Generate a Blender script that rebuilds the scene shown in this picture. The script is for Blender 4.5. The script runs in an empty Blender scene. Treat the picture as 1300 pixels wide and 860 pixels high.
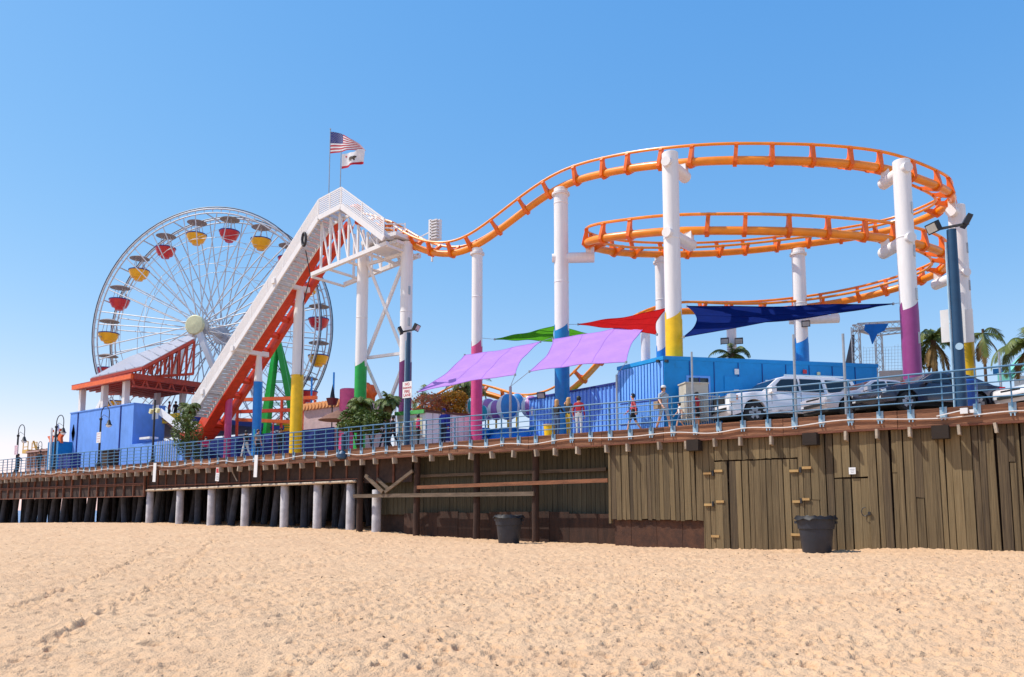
import bpy, bmesh, math, random
import numpy as np
from mathutils import Vector, Matrix
random.seed(7); rng = np.random.default_rng(7)
R = math.radians
scene = bpy.context.scene
col = scene.collection

# ------------------------------------------------------------------ camera
# world: x runs along the pier (sea at -x), y points from the beach into the pier, z up. Camera stands at x=y=0.
HC = 1.16; YAW = R(37.08); PITCH = R(6.0); F = 1000.0; PPX, PPY = 650.0, 543.0
EDGE = 27.1                      # y of the pier's beach-side edge
cam_d = bpy.data.cameras.new('camera'); cam = bpy.data.objects.new('camera', cam_d); col.objects.link(cam)
cam.location = (0, 0, HC); cam.rotation_euler = (R(90)+PITCH, 0, YAW)
cam_d.sensor_width = 36; cam_d.lens = 36*F/1300; cam_d.shift_y = (PPY-430)/1300
cam_d.clip_start = 0.2; cam_d.clip_end = 30000
scene.camera = cam

# ------------------------------------------------------------------ light
SUN_EL = R(56); sun_h = Vector((-0.80, -0.60, 0)).normalized()
sun_v = Vector((sun_h.x*math.cos(SUN_EL), sun_h.y*math.cos(SUN_EL), math.sin(SUN_EL)))
sd = bpy.data.lights.new('sun', 'SUN'); so = bpy.data.objects.new('sun', sd); col.objects.link(so)
sd.energy = 3.35; sd.angle = R(0.53); sd.color = (1.0, 0.94, 0.85)
so.rotation_euler = sun_v.to_track_quat('Z', 'Y').to_euler(); so.location = (-20, -20, 60)
w = bpy.data.worlds.new('World'); scene.world = w; w.use_nodes = True
nt = w.node_tree; bg = nt.nodes['Background']
sky = nt.nodes.new('ShaderNodeTexSky'); sky.sky_type = 'NISHITA'; sky.sun_disc = False
sky.sun_elevation = SUN_EL; sky.sun_rotation = math.atan2(sun_v.x, sun_v.y)
sky.altitude = 0; sky.air_density = 1.0; sky.dust_density = 0.35; sky.ozone_density = 1.0
hsv = nt.nodes.new('ShaderNodeHueSaturation'); hsv.inputs['Saturation'].default_value = 1.3; hsv.inputs['Hue'].default_value = 0.496; nt.links.new(sky.outputs[0], hsv.inputs['Color']); sep = nt.nodes.new('ShaderNodeSeparateColor'); cmb = nt.nodes.new('ShaderNodeCombineColor'); nt.links.new(hsv.outputs[0], sep.inputs[0])
for i_, (p_, base_, ref_) in enumerate(((.88, .215, .165), (.62, .495, .418), (.33, .93, .86))):      # film-like response of the clear sky, one even curve
    kk = .12*1.516; pw = nt.nodes.new('ShaderNodeMath'); pw.operation = 'POWER'; pw.inputs[1].default_value = p_; ml = nt.nodes.new('ShaderNodeMath'); ml.operation = 'MULTIPLY'; ml.inputs[1].default_value = base_/kk/((ref_/kk)**p_)
    nt.links.new(sep.outputs[i_], pw.inputs[0]); nt.links.new(pw.outputs[0], ml.inputs[0]); nt.links.new(ml.outputs[0], cmb.inputs[i_])
nt.links.new(cmb.outputs[0], bg.inputs[0]); bg.inputs[1].default_value = 0.126
vs = scene.view_settings; vs.view_transform = 'Standard'; vs.look = 'None'; vs.gamma = 1; vs.exposure = 0.52
vs.use_curve_mapping = False
scene.render.engine = 'CYCLES'

# ------------------------------------------------------------------ helpers
cy, sy = math.cos(YAW), math.sin(YAW); cp, sp = math.cos(PITCH), math.sin(PITCH)
def ray(px, py):
    a = (px-PPX)/F; b = (PPY-py)/F; ry = cp-b*sp; rz = sp+b*cp
    return Vector((a*cy-ry*sy, a*sy+ry*cy, rz))
def at(px, py, t):               # point at camera depth t metres
    return Vector((0, 0, HC))+ray(px, py)*t
def onv(px, py, v):              # point on the upright plane v metres behind the pier edge
    r = ray(px, py); return Vector((0, 0, HC))+r*((EDGE+v)/r.y)
def vx(px, py, v): return onv(px, py, v).x
def S(r, g, b): 
    f = lambda c: ((c/255+0.055)/1.055)**2.4 if c > 10 else c/255/12.92
    return (f(r), f(g), f(b))

def tag(o, label=None, cat=None, group=None, kind=None):
    if label: o['label'] = label
    if cat: o['category'] = cat
    if group: o['group'] = group
    if kind: o['kind'] = kind
    return o
def empty(name, loc, label=None, cat=None, group=None, rz=0.0):
    o = bpy.data.objects.new(name, None); col.objects.link(o); o.location = loc; o.rotation_euler = (0, 0, rz)
    o.empty_display_size = 0.3
    return tag(o, label, cat, group)
def rootloc(p):
    v = Vector((0, 0, 0))
    while p is not None: v += p.location; p = p.parent
    return v
def link(name, me, parent=None, loc=None, mtx=None):
    o = bpy.data.objects.new(name, me); col.objects.link(o)
    if parent: o.parent = parent
    if loc is not None: o.location = loc
    if mtx is not None: o.matrix_local = mtx
    return o
def copy_tree(o, parent=None):
    c = o.copy(); col.objects.link(c); c.parent = parent
    for ch in [k for k in o.children]: copy_tree(ch, c)
    return c

class MB:
    def __init__(s): s.v = []; s.f = []; s.m = []; s.mi = 0
    def add(s, vs_, fs):
        n = len(s.v); s.v += [tuple(p) for p in vs_]
        for f in fs: s.f.append(tuple(i+n for i in f)); s.m.append(s.mi)
        return s
    def box(s, c, sz, M=None):
        c = Vector(c); hx, hy, hz = sz[0]/2, sz[1]/2, sz[2]/2
        pts = [Vector((x, y, z)) for x in (-hx, hx) for y in (-hy, hy) for z in (-hz, hz)]
        if M is not None: pts = [M @ p for p in pts]
        return s.add([c+p for p in pts], [(0,1,3,2),(4,6,7,5),(0,4,5,1),(2,3,7,6),(0,2,6,4),(1,5,7,3)])
    def bar(s, p, q, w_, h_=None, up=(0, 0, 1)):
        h_ = h_ or w_; p = Vector(p); q = Vector(q); d = (q-p)
        if d.length < 1e-6: return s
        d.normalize(); u = Vector(up)
        if abs(d.dot(u)) > 0.98: u = Vector((0, 1, 0))
        sd_ = d.cross(u).normalized(); u = sd_.cross(d)
        pts = []
        for e in (p, q):
            for a, b in ((-1,-1),(1,-1),(1,1),(-1,1)): pts.append(e+sd_*a*w_/2+u*b*h_/2)
        return s.add(pts, [(3,2,1,0),(4,5,6,7),(0,1,5,4),(1,2,6,5),(2,3,7,6),(3,0,4,7)])
    def tube(s, path, r, n=8, caps=True):
        P = [Vector(p) for p in path]; rings = []; nrm = None
        for i, p in enumerate(P):
            d = (P[min(i+1, len(P)-1)]-P[max(i-1, 0)]).normalized()
            if nrm is None:
                u = Vector((0, 0, 1)) if abs(d.z) < 0.9 else Vector((1, 0, 0)); nrm = d.cross(u).normalized()
            nrm = (nrm-d*nrm.dot(d)).normalized(); b = d.cross(nrm)
            rr = r[i] if isinstance(r, (list, tuple)) else r
            rings.append([p+(nrm*math.cos(2*math.pi*k/n)+b*math.sin(2*math.pi*k/n))*rr for k in range(n)])
        vs_ = [q for g in rings for q in g]; fs = []
        for i in range(len(P)-1):
            for k in range(n): fs.append((i*n+k, i*n+(k+1)%n, (i+1)*n+(k+1)%n, (i+1)*n+k))
        if caps: fs.append(tuple(range(n))[::-1]); fs.append(tuple((len(P)-1)*n+k for k in range(n)))
        return s.add(vs_, fs)
    def lathe(s, prof, n=16, c=(0, 0, 0), M=None):
        c = Vector(c); vs_ = []
        for r_, z in prof:
            for k in range(n):
                p = Vector((r_*math.cos(2*math.pi*k/n), r_*math.sin(2*math.pi*k/n), z)); vs_.append(c+((M @ p) if M is not None else p))
        fs = []
        for i in range(len(prof)-1):
            for k in range(n): fs.append((i*n+k, i*n+(k+1)%n, (i+1)*n+(k+1)%n, (i+1)*n+k))
        if prof[0][0] > 1e-4: fs.append(tuple(range(n))[::-1])
        if prof[-1][0] > 1e-4: fs.append(tuple((len(prof)-1)*n+k for k in range(n)))
        return s.add(vs_, fs)
    def prism(s, pts, ext):      # closed polygon (3-D points) swept along ext
        n = len(pts); P = [Vector(p) for p in pts]; e = Vector(ext)
        fs = [tuple(range(n))[::-1], tuple(range(n, 2*n))]+[(i, (i+1)%n, n+(i+1)%n, n+i) for i in range(n)]
        return s.add(P+[p+e for p in P], fs)
    def mesh(s, name, mats, smooth=False, off=(0, 0, 0)):
        off = Vector(off)
        me = bpy.data.meshes.new(name); me.from_pydata([tuple(Vector(p)-off) for p in s.v], [], s.f)
        for m_ in (mats if isinstance(mats, (list, tuple)) else [mats]): me.materials.append(m_)
        if any(s.m): me.polygons.foreach_set('material_index', s.m)
        bm = bmesh.new(); bm.from_mesh(me)
        big = [f for f in bm.faces if len(f.verts) > 4]
        if big: bmesh.ops.triangulate(bm, faces=big)
        bmesh.ops.recalc_face_normals(bm, faces=bm.faces); bm.to_mesh(me); bm.free()
        if smooth:
            me.polygons.foreach_set('use_smooth', [True]*len(me.polygons))
            try: me.set_sharp_from_angle(angle=R(38))
            except Exception: pass
        me.update(); return me
    def build(s, name, mats, parent=None, smooth=False, local=False):
        off = Vector((0, 0, 0)) if (local or parent is None) else rootloc(parent)
        return link(name, s.mesh(name, mats, smooth, off), parent)

# ------------------------------------------------------------------ materials
MATS = {}
def mat(name, c, rough=0.6, metal=0.0, var=0.08, scale=3.0, bump=0.0, bscale=30.0, stretch=(1, 1, 1), c2=None, rnd=0.0, spec=0.5, coat=0.0, trans=0.0, dirt=None):
    m = bpy.data.materials.new(name); m.use_nodes = True; n = m.node_tree.nodes; l = m.node_tree.links
    b = n['Principled BSDF']; b.inputs['Roughness'].default_value = rough; b.inputs['Metallic'].default_value = metal
    b.inputs['Specular IOR Level'].default_value = spec; b.inputs['Coat Weight'].default_value = coat
    tc = n.new('ShaderNodeTexCoord'); mp = n.new('ShaderNodeMapping'); mp.inputs['Scale'].default_value = stretch
    l.new(tc.outputs['Object'], mp.inputs['Vector'])
    oi = n.new('ShaderNodeObjectInfo'); ad = n.new('ShaderNodeVectorMath'); ad.operation = 'ADD'
    cb = n.new('ShaderNodeVectorMath'); cb.operation = 'SCALE'; cb.inputs[0].default_value = (37, 71, 53); l.new(oi.outputs['Random'], cb.inputs['Scale'])
    l.new(mp.outputs[0], ad.inputs[0]); l.new(cb.outputs[0], ad.inputs[1])
    nz = n.new('ShaderNodeTexNoise'); nz.inputs['Scale'].default_value = scale; nz.inputs['Detail'].default_value = 6; nz.inputs['Roughness'].default_value = 0.65
    l.new(ad.outputs[0], nz.inputs['Vector'])
    rp = n.new('ShaderNodeValToRGB'); e = rp.color_ramp.elements
    lo = c2 if c2 else tuple(x*(1-var*2) for x in c); hi = tuple(min(1, x*(1+(0 if c2 else var))) for x in c)
    e[0].position = 0.32; e[0].color = (*lo, 1); e[1].position = 0.66; e[1].color = (*hi, 1)
    l.new(nz.outputs['Fac'], rp.inputs[0]); out = rp.outputs[0]
    if dirt:                     # rust or grime flecks with a shape of their own
        n2 = n.new('ShaderNodeTexNoise'); n2.inputs['Scale'].default_value = dirt[1]; n2.inputs['Detail'].default_value = 8; n2.inputs['Roughness'].default_value = 0.75
        l.new(ad.outputs[0], n2.inputs['Vector'])
        r2 = n.new('ShaderNodeMapRange'); r2.inputs[1].default_value = dirt[2]; r2.inputs[2].default_value = dirt[2]+0.08; l.new(n2.outputs['Fac'], r2.inputs[0])
        mx = n.new('ShaderNodeMixRGB'); mx.inputs[2].default_value = (*dirt[0], 1); l.new(r2.outputs[0], mx.inputs[0]); l.new(out, mx.inputs[1]); out = mx.outputs[0]
    if rnd:
        hs = n.new('ShaderNodeHueSaturation'); mr = n.new('ShaderNodeMapRange'); mr.inputs[3].default_value = 1-rnd; mr.inputs[4].default_value = 1+rnd
        l.new(oi.outputs['Random'], mr.inputs[0]); l.new(mr.outputs[0], hs.inputs['Value']); l.new(out, hs.inputs['Color']); out = hs.outputs[0]
    l.new(out, b.inputs['Base Color'])
    if bump:
        nb = n.new('ShaderNodeTexNoise'); nb.inputs['Scale'].default_value = bscale; nb.inputs['Detail'].default_value = 5; l.new(ad.outputs[0], nb.inputs['Vector'])
        bp = n.new('ShaderNodeBump'); bp.inputs['Strength'].default_value = bump; bp.inputs['Distance'].default_value = 0.03
        l.new(nb.outputs['Fac'], bp.inputs['Height']); l.new(bp.outputs[0], b.inputs['Normal'])
    if trans:
        tr = n.new('ShaderNodeBsdfTranslucent'); ms = n.new('ShaderNodeMixShader'); ms.inputs[0].default_value = trans
        l.new(out, tr.inputs['Color']); l.new(b.outputs[0], ms.inputs[1]); l.new(tr.outputs[0], ms.inputs[2]); l.new(ms.outputs[0], n['Material Output'].inputs[0])
    MATS[name] = m; return m
RUST = S(120, 70, 45)
white = mat('white paint', (0.82, 0.79, 0.77), 0.45, var=0.03, stretch=(3, 3, .35), dirt=(S(200, 176, 156), 1.6, 0.66))
whiter = mat('white panel', (0.8, 0.8, 0.79), 0.5, var=0.04)
cream = mat('cream paint', S(225, 222, 175), 0.5)
orange = mat('orange track paint', S(248, 142, 16), 0.32, var=0.10, scale=1.2, coat=0.2, dirt=(S(226, 104, 15), 3.0, 0.66))
orange2 = mat('orange track tie paint', S(238, 108, 14), 0.4, var=0.12)
redor = mat('red orange lift paint', S(216, 64, 20), 0.45, var=0.12, dirt=(S(130, 40, 20), 3, 0.64))
yellow = mat('yellow paint', S(246, 196, 8), 0.4, var=0.06, dirt=(S(190, 140, 40), 2, 0.68))
purple = mat('purple paint', S(150, 62, 125), 0.4, var=0.06)
plum = mat('plum paint', S(110, 35, 95), 0.4)
pink = mat('pink paint', S(214, 76, 132), 0.4)
green = mat('green paint', S(22, 160, 60), 0.4)
teal_blue = mat('teal blue paint', S(0, 128, 190), 0.4)
bright_blue = mat('bright blue paint', S(10, 130, 215), 0.4)
rail_blue = mat('railing blue paint', S(76, 124, 158), 0.45, var=0.1, dirt=(S(150, 110, 90), 6, 0.68))
plate_blue = mat('pale blue plate paint', S(158, 190, 210), 0.5, dirt=(S(120, 90, 70), 9, 0.62))
dark_blue = mat('dark blue pole paint', S(28, 66, 98), 0.4)
blk = mat('black metal', (0.02, 0.02, 0.023), 0.5)
grey_metal = mat('grey steel', (0.42, 0.43, 0.44), 0.4, 0.6, dirt=(S(150, 120, 100), 8, 0.66))
wheel_grey = mat('wheel grey paint', S(196, 196, 200), 0.45, 0.0, var=0.12)
dark_rim = mat('wheel rim dark', S(70, 72, 85), 0.5)
fascia = mat('fascia timber', S(152, 104, 74), 0.8, var=0.2, scale=3, stretch=(0.35, 4, 5), bump=0.5, bscale=18, rnd=0.25, c2=S(100, 64, 44))
ledge_m = mat('ledge timber', S(122, 74, 54), 0.85, var=0.2, stretch=(0.3, 4, 4), bump=0.4)
joist_m = mat('weathered joist end', S(176, 160, 140), 0.85, var=0.2, bump=0.4, rnd=0.15)
plank_m = mat('weathered plank', S(124, 106, 76), 0.9, scale=3.0, stretch=(9, 9, 0.22), bump=0.6, bscale=9, c2=S(82, 68, 46), rnd=0.2, dirt=(S(62, 50, 38), 1.6, 0.60))
plank_d = mat('dark stained plank', S(108, 91, 66), 0.9, scale=3.0, stretch=(9, 9, 0.2), bump=0.6, bscale=9, c2=S(66, 54, 40), rnd=0.2, dirt=(S(46, 36, 28), 1.4, 0.58))
plank_t = mat('tan worn plank', S(132, 114, 82), 0.9, scale=3.4, stretch=(9, 9, 0.2), bump=0.6, bscale=9, c2=S(112, 94, 64), rnd=0.15, dirt=(S(78, 62, 44), 1.8, 0.60))
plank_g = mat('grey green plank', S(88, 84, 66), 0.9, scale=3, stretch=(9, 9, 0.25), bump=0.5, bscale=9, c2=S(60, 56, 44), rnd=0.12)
brown_b = mat('dark brown timber', S(70, 46, 34), 0.9, stretch=(2, 2, 0.5), c2=S(44, 29, 22), bump=0.6, rnd=0.2)
rusty = mat('rusty base board', S(92, 60, 42), 0.9, c2=S(60, 40, 32), bump=0.6, dirt=(S(165, 140, 125), 9, 0.66), rnd=0.15)
orangewood = mat('reddish timber beam', S(150, 98, 66), 0.85, stretch=(0.4, 3, 3), c2=S(108, 68, 46), bump=0.4)
greywood = mat('grey timber beam', S(122, 104, 86), 0.85, stretch=(0.4, 3, 3), c2=S(84, 70, 56), bump=0.4, rnd=0.1)
tan_strap = mat('tan strap', S(186, 154, 100), 0.8, c2=S(170, 130, 80), bump=0.3)
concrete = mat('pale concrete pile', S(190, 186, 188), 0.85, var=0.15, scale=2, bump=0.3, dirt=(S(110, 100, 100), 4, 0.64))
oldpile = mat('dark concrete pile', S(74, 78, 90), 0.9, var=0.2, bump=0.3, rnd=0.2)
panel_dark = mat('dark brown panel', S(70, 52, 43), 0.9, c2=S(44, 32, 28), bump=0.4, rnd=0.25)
batten_m = mat('rust brown batten', S(128, 80, 58), 0.85, c2=S(84, 50, 38), bump=0.4, rnd=0.15)
pipe_m = mat('pale pipe', S(206, 190, 168), 0.7, c2=S(160, 140, 118), scale=6)
cable_m = mat('off white cable', S(216, 206, 200), 0.6)
can_m = mat('navy plastic', S(36, 42, 54), 0.5, var=0.15, bump=0.2, bscale=6, dirt=(S(90, 90, 95), 5, 0.64))
bag_m = mat('black bin liner', (0.012, 0.012, 0.015), 0.55, spec=.3)
deck_m = mat('deck timber', S(176, 156, 136), 0.9, c2=S(140, 120, 102), stretch=(0.4, 5, 1), bump=0.4)
blue_shed = mat('shed blue paint', S(0, 142, 212), 0.5, var=0.05, dirt=(S(0, 126, 186), 2, 0.62))
blue_shed2 = mat('sunlit tone ribbed blue cladding', S(112, 172, 246), 0.5, var=0.05)  # paler than the front wall: sunlight on the ribbed face is put into the colour
blue_house = mat('stucco blue', S(110, 160, 238), 0.85, var=0.08, scale=1.2, bump=0.2, bscale=14, stretch=(1, 1, .5), dirt=(S(92, 140, 222), 1.1, 0.62))
navy = mat('navy paint', S(22, 46, 130), 0.6)
glass_d = mat('dark glass', (0.012, 0.014, 0.018), 0.06, spec=0.8, var=0.0)
rubber = mat('tyre rubber', (0.018, 0.018, 0.019), 0.75)
sail_p = mat('lilac sail cloth', S(206, 158, 238), 0.9, spec=.1, var=0.04, trans=0.4, scale=1.5, bump=.5, bscale=1.2)
sail_g = mat('green sail cloth', S(76, 146, 18), 0.9, spec=.1, var=0.06, trans=0.2)
sail_r = mat('red sail cloth', S(164, 10, 14), 0.9, var=0.06, trans=0.06, spec=.1)
sail_b = mat('navy sail cloth', S(2, 27, 92), 0.9, var=0.08, trans=0.06, spec=.1, bump=.4, bscale=1.2)
leaf = mat('palm leaf', S(120, 132, 58), 0.55, c2=S(62, 84, 36), scale=2, trans=0.2, rnd=0.1)
leaf_dry = mat('dry palm leaf', S(150, 120, 66), 0.8, c2=S(104, 80, 46), trans=0.15)
leaf_or = mat('orange yellow foliage', S(226, 150, 40), 0.6, c2=S(150, 120, 30), trans=0.2)
leaf_dk = mat('shrub leaf', S(112, 130, 60), 0.6, c2=S(56, 78, 34), trans=0.15)
bark = mat('palm bark', S(110, 86, 66), 0.95, c2=S(70, 52, 40), scale=8, bump=0.8, bscale=14)
gond_r = mat('gondola red', S(200, 34, 46), 0.35, var=0.06, coat=0.2)
gond_y = mat('gondola yellow', S(246, 178, 10), 0.35, var=0.06, coat=0.2)
canopy_m = mat('gondola canopy brown', S(172, 158, 150), 0.6, trans=.2)
solar = mat('grey roof sheet', S(166, 164, 172), 0.4, 0.1, var=0.05)
red_steel = mat('red brown steel', S(176, 62, 40), 0.5, var=0.12)
orange_steel = mat('orange steel', S(238, 104, 36), 0.45, var=0.08)
# ================================================================== THE SETTING
# ------------------------------------------------------------------ sand
XS = np.array([-400, -112, -95, -84, -75, -51, -40, -31, -26, -21, -18, -11.5, -6, -2, 5, 400.])
ZS = np.array([-2.6, -2.2, -0.9, -0.1, .12, .33, .2, .12, -.05, -.17, -.2, -.24, -.12, 0, 0, 0.])
def sand_base(x, y):
    k = np.clip((y-6)/17, 0, 1); k = k*k*(3-2*k)
    near = np.interp(x, [-400, -112, -90, -70, 400], [-2.6, -2.2, -0.8, -0.35, -0.35])
    return near*(1-k)+np.interp(x, XS, ZS)*k
RX0, RX1, RY0, RY1, RES = -62.0, 17.0, 2.0, 31.0, 0.025
NX, NY = int((RX1-RX0)/RES), int((RY1-RY0)/RES)
def vnoise(cell, amp):
    gx, gy = int((RX1-RX0)/cell)+3, int((RY1-RY0)/cell)+3
    g = rng.standard_normal((gy, gx))
    X = np.arange(NX)*RES/cell; Y = np.arange(NY)*RES/cell
    xi = X.astype(int); yi = Y.astype(int); xf = X-xi; yf = Y-yi
    xf = xf*xf*(3-2*xf); yf = (yf*yf*(3-2*yf))[:, None]
    a = g[yi][:, xi]*(1-xf)+g[yi][:, xi+1]*xf; b = g[yi+1][:, xi]*(1-xf)+g[yi+1][:, xi+1]*xf
    return (a*(1-yf)+b*yf)*amp
HM = vnoise(3.2, .016)+vnoise(1.1, .007)+vnoise(.4, .006)+vnoise(.16, .008)+vnoise(.08, .007)
def dent(x, y, ang, L, W, dep):
    rr = 0.20; i0 = int((y-rr-RY0)/RES); j0 = int((x-rr-RX0)/RES); k = int(2*rr/RES)
    if i0 < 0 or j0 < 0 or i0+k >= NY or j0+k >= NX: return
    yy = (np.arange(k)*RES-rr)[:, None]; xx = (np.arange(k)*RES-rr)[None, :]
    a = (xx*math.cos(ang)+yy*math.sin(ang))/L; b = (-xx*math.sin(ang)+yy*math.cos(ang))/W
    q = np.sqrt(a*a+b*b)
    HM[i0:i0+k, j0:j0+k] += -dep/(1+np.exp((q-1)*7))+dep*.42*np.exp(-((q-1.45)/.30)**2)
MASK = vnoise(3.2, 1.0)+vnoise(1.3, .7)
for _ in range(110000):
    x = rng.uniform(RX0, RX1); y = RY0+(RY1-RY0-2)*rng.uniform()**0.85
    if MASK[min(NY-1, int((y-RY0)/RES)), min(NX-1, int((x-RX0)/RES))] < rng.normal(-.35, .9): continue
    dent(x, y, rng.uniform(0, 3.14), rng.uniform(.03, .085), rng.uniform(.022, .045), rng.uniform(.012, .042)*min(1.0, .55+y/30))
for _ in range(2600):
    dent(rng.uniform(RX0, RX1), rng.uniform(RY0, RY1-1), rng.uniform(0, 3.14), rng.uniform(.06, .12), rng.uniform(.04, .07), rng.uniform(.03, .05))
def walk(x, y, ang, n, step=.62, dep=.06):
    for i in range(n):
        ang += rng.normal(0, .04); x += math.cos(ang)*step; y += math.sin(ang)*step; sd_ = .11*(-1)**i
        dent(x-math.sin(ang)*sd_, y+math.cos(ang)*sd_, ang, .115, .05, dep*.8*rng.uniform(.7, 1.2))
for _ in range(90):
    walk(rng.uniform(RX0, RX1), rng.uniform(RY0, RY1), rng.uniform(0, 6.28), int(rng.integers(12, 40)))
for px0, py0, px1, py1 in ((215, 692, 20, 752), (272, 688, 228, 716), (228, 716, 60, 790), (262, 684, 300, 676)):      # ruts left by a vehicle
    def gp(px, py): r_ = ray(px, py); t = (-.1-HC)/r_.z; return np.array([r_.x*t, r_.y*t])
    A, B = gp(px0, py0), gp(px1, py1); n = int(np.linalg.norm(B-A)/.12); an = math.atan2(B[1]-A[1], B[0]-A[0])
    for i in range(n):
        p = A+(B-A)*i/n; dent(p[0]+rng.normal(0, .06), p[1]+rng.normal(0, .06), an, .13, .08, .045*rng.uniform(.2, 1.2))
HM -= HM.mean(); HM *= 1.6
rad = np.concatenate([[0.0, 1.6], 2.6*np.exp(np.linspace(0, math.log(62/2.6), 880)), np.geomspace(66, 1500, 26)])
ang_c = YAW+math.pi/2
ang = np.concatenate([np.linspace(-R(53), R(53), 940), np.linspace(R(55), 2*math.pi-R(55), 46)])+ang_c
RR, AA = np.meshgrid(rad, ang, indexing='ij'); GX = RR*np.cos(AA); GY = RR*np.sin(AA); GZ = sand_base(GX, GY)
fx = np.clip((GX-RX0)/RES, 0, NX-2); fy = np.clip((GY-RY0)/RES, 0, NY-2); ix = fx.astype(int); iy = fy.astype(int); fx -= ix; fy -= iy
hs_ = HM[iy, ix]*(1-fx)*(1-fy)+HM[iy, ix+1]*fx*(1-fy)+HM[iy+1, ix]*(1-fx)*fy+HM[iy+1, ix+1]*fx*fy
fade = np.clip((GX-RX0)/3, 0, 1)*np.clip((RX1-GX)/3, 0, 1)*np.clip((GY-RY0)/1.5, 0, 1)*np.clip((RY1-GY)/2, 0, 1)
GZ = GZ+hs_*fade
nr, na = RR.shape
def sand_z(x, y):
    z = float(sand_base(np.array(x), np.array(y)))
    j = int((x-RX0)/RES); i = int((y-RY0)/RES)
    return z+(HM[i, j] if 0 <= i < NY and 0 <= j < NX else 0)
me = bpy.data.meshes.new('sand'); nv = nr*na
me.vertices.add(nv); me.vertices.foreach_set('co', np.stack([GX, GY, GZ], -1).astype(np.float32).ravel())
I = np.arange(nr-1)[:, None]*na; J = np.arange(na)[None, :]; J2 = (J+1) % na
q = np.stack([I+J, I+na+J, I+na+J2, I+J2], -1).reshape(-1, 4); nf = len(q)
me.loops.add(nf*4); me.loops.foreach_set('vertex_index', q.astype(np.int32).ravel())
me.polygons.add(nf); me.polygons.foreach_set('loop_start', np.arange(0, nf*4, 4, dtype=np.int32)); me.polygons.foreach_set('loop_total', np.full(nf, 4, np.int32))
me.polygons.foreach_set('use_smooth', np.ones(nf, bool)); me.update(); me.validate()
sand_m = mat('sand', S(214, 178, 141), 0.95, var=0.06, scale=0.9, bump=1.0, bscale=34, c2=S(205, 167, 131), spec=0.15, dirt=(S(190, 152, 116), 26, 0.67))
me.materials.append(sand_m)
tag(link('sand', me), kind='structure')
# small dark bits of kelp and wood lying about: uncountable litter
mb = MB()
for _ in range(2200):
    x = rng.uniform(-58, 8); y = rng.uniform(5, 25.5); z = sand_z(x, y); a = rng.uniform(0, 6.28); s_ = rng.uniform(.006, .017)
    M = Matrix.Rotation(a, 3, 'Z') @ Matrix.Rotation(rng.uniform(-.5, .5), 3, 'Y')
    mb.box((x, y, z+.004), (s_*rng.uniform(1.4, 4), s_, s_*.7), M)
tag(mb.build('beach_litter', mat('dry kelp litter', S(92, 70, 52), 0.9, var=.3)), 'small dark scraps of kelp and wood scattered over the sand', 'litter', kind='stuff')
# ------------------------------------------------------------------ sea
m = bpy.data.materials.new('sea'); m.use_nodes = True; b = m.node_tree.nodes['Principled BSDF']; b.inputs['Base Color'].default_value = (*S(20, 96, 150), 1); b.inputs['Roughness'].default_value = .22
nz = m.node_tree.nodes.new('ShaderNodeTexNoise'); nz.inputs['Scale'].default_value = .35; nz.inputs['Detail'].default_value = 8
tc = m.node_tree.nodes.new('ShaderNodeTexCoord'); m.node_tree.links.new(tc.outputs['Object'], nz.inputs['Vector'])
bp = m.node_tree.nodes.new('ShaderNodeBump'); bp.inputs['Strength'].default_value = .9; bp.inputs['Distance'].default_value = 1.0
m.node_tree.links.new(nz.outputs['Fac'], bp.inputs['Height']); m.node_tree.links.new(bp.outputs[0], b.inputs['Normal'])
mb = MB(); mb.add([(-14000, -14000, -1.3), (-86, -14000, -1.3), (-86, 14000, -1.3), (-14000, 14000, -1.3)], [(0, 1, 2, 3)])
tag(mb.build('sea', m), kind='structure')
# ------------------------------------------------------------------ pier deck
PX0, PX1 = -175.0, 14.0; CURB = 4.30
def deck_z(v): return 4.25+0.25*min(1, max(0, (v-.3)/3.7))
deck = empty('pier_deck', (PX0/2, EDGE, 0)); deck['kind'] = 'structure'
mb = MB(); prof = [(.12, 4.25), (4, 4.50), (48, 4.50), (48, 3.76), (.12, 3.76)]
mb.prism([(PX0, EDGE+v, z) for v, z in prof], (PX1-PX0, 0, 0)); mb.build('deck_slab', deck_m, deck)
# fascia boards, one object each
x = PX0; k = 0; base_me = {}
while x < PX1:
    L = random.choice((2.7, 3.6, 3.6, 4.5))
    if x < -90: L = 12
    h = .52+random.uniform(-.012, .012); mb = MB(); z1 = CURB-random.uniform(0, .025)
    mb.box((x+L/2, EDGE+.06-random.uniform(0, .02), z1-h/2), (L-.018, .12, h)); mb.build('fascia_board', fascia, deck)
    mb = MB(); mb.box((x+L/2, EDGE+.05, z1-h-.035), (L-.01, .18, .06)); mb.build('ledge_board', ledge_m, deck)
    x += L
jm = MB(); jm.box((0, .07, -.02), (.075, .30, .30)); jme = jm.mesh('joist_end', joist_m)
x = -84.0
while x < 8:
    o = link('joist_end', jme, deck, Vector((x, EDGE-.10, 3.595+random.uniform(-.02, .02)))-rootloc(deck)); o.rotation_euler = (random.uniform(-.12, .12), random.uniform(-.12, .04), random.uniform(-.05, .05))
    x += random.choice((.95, 1.1, 1.2, 1.35))
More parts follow.
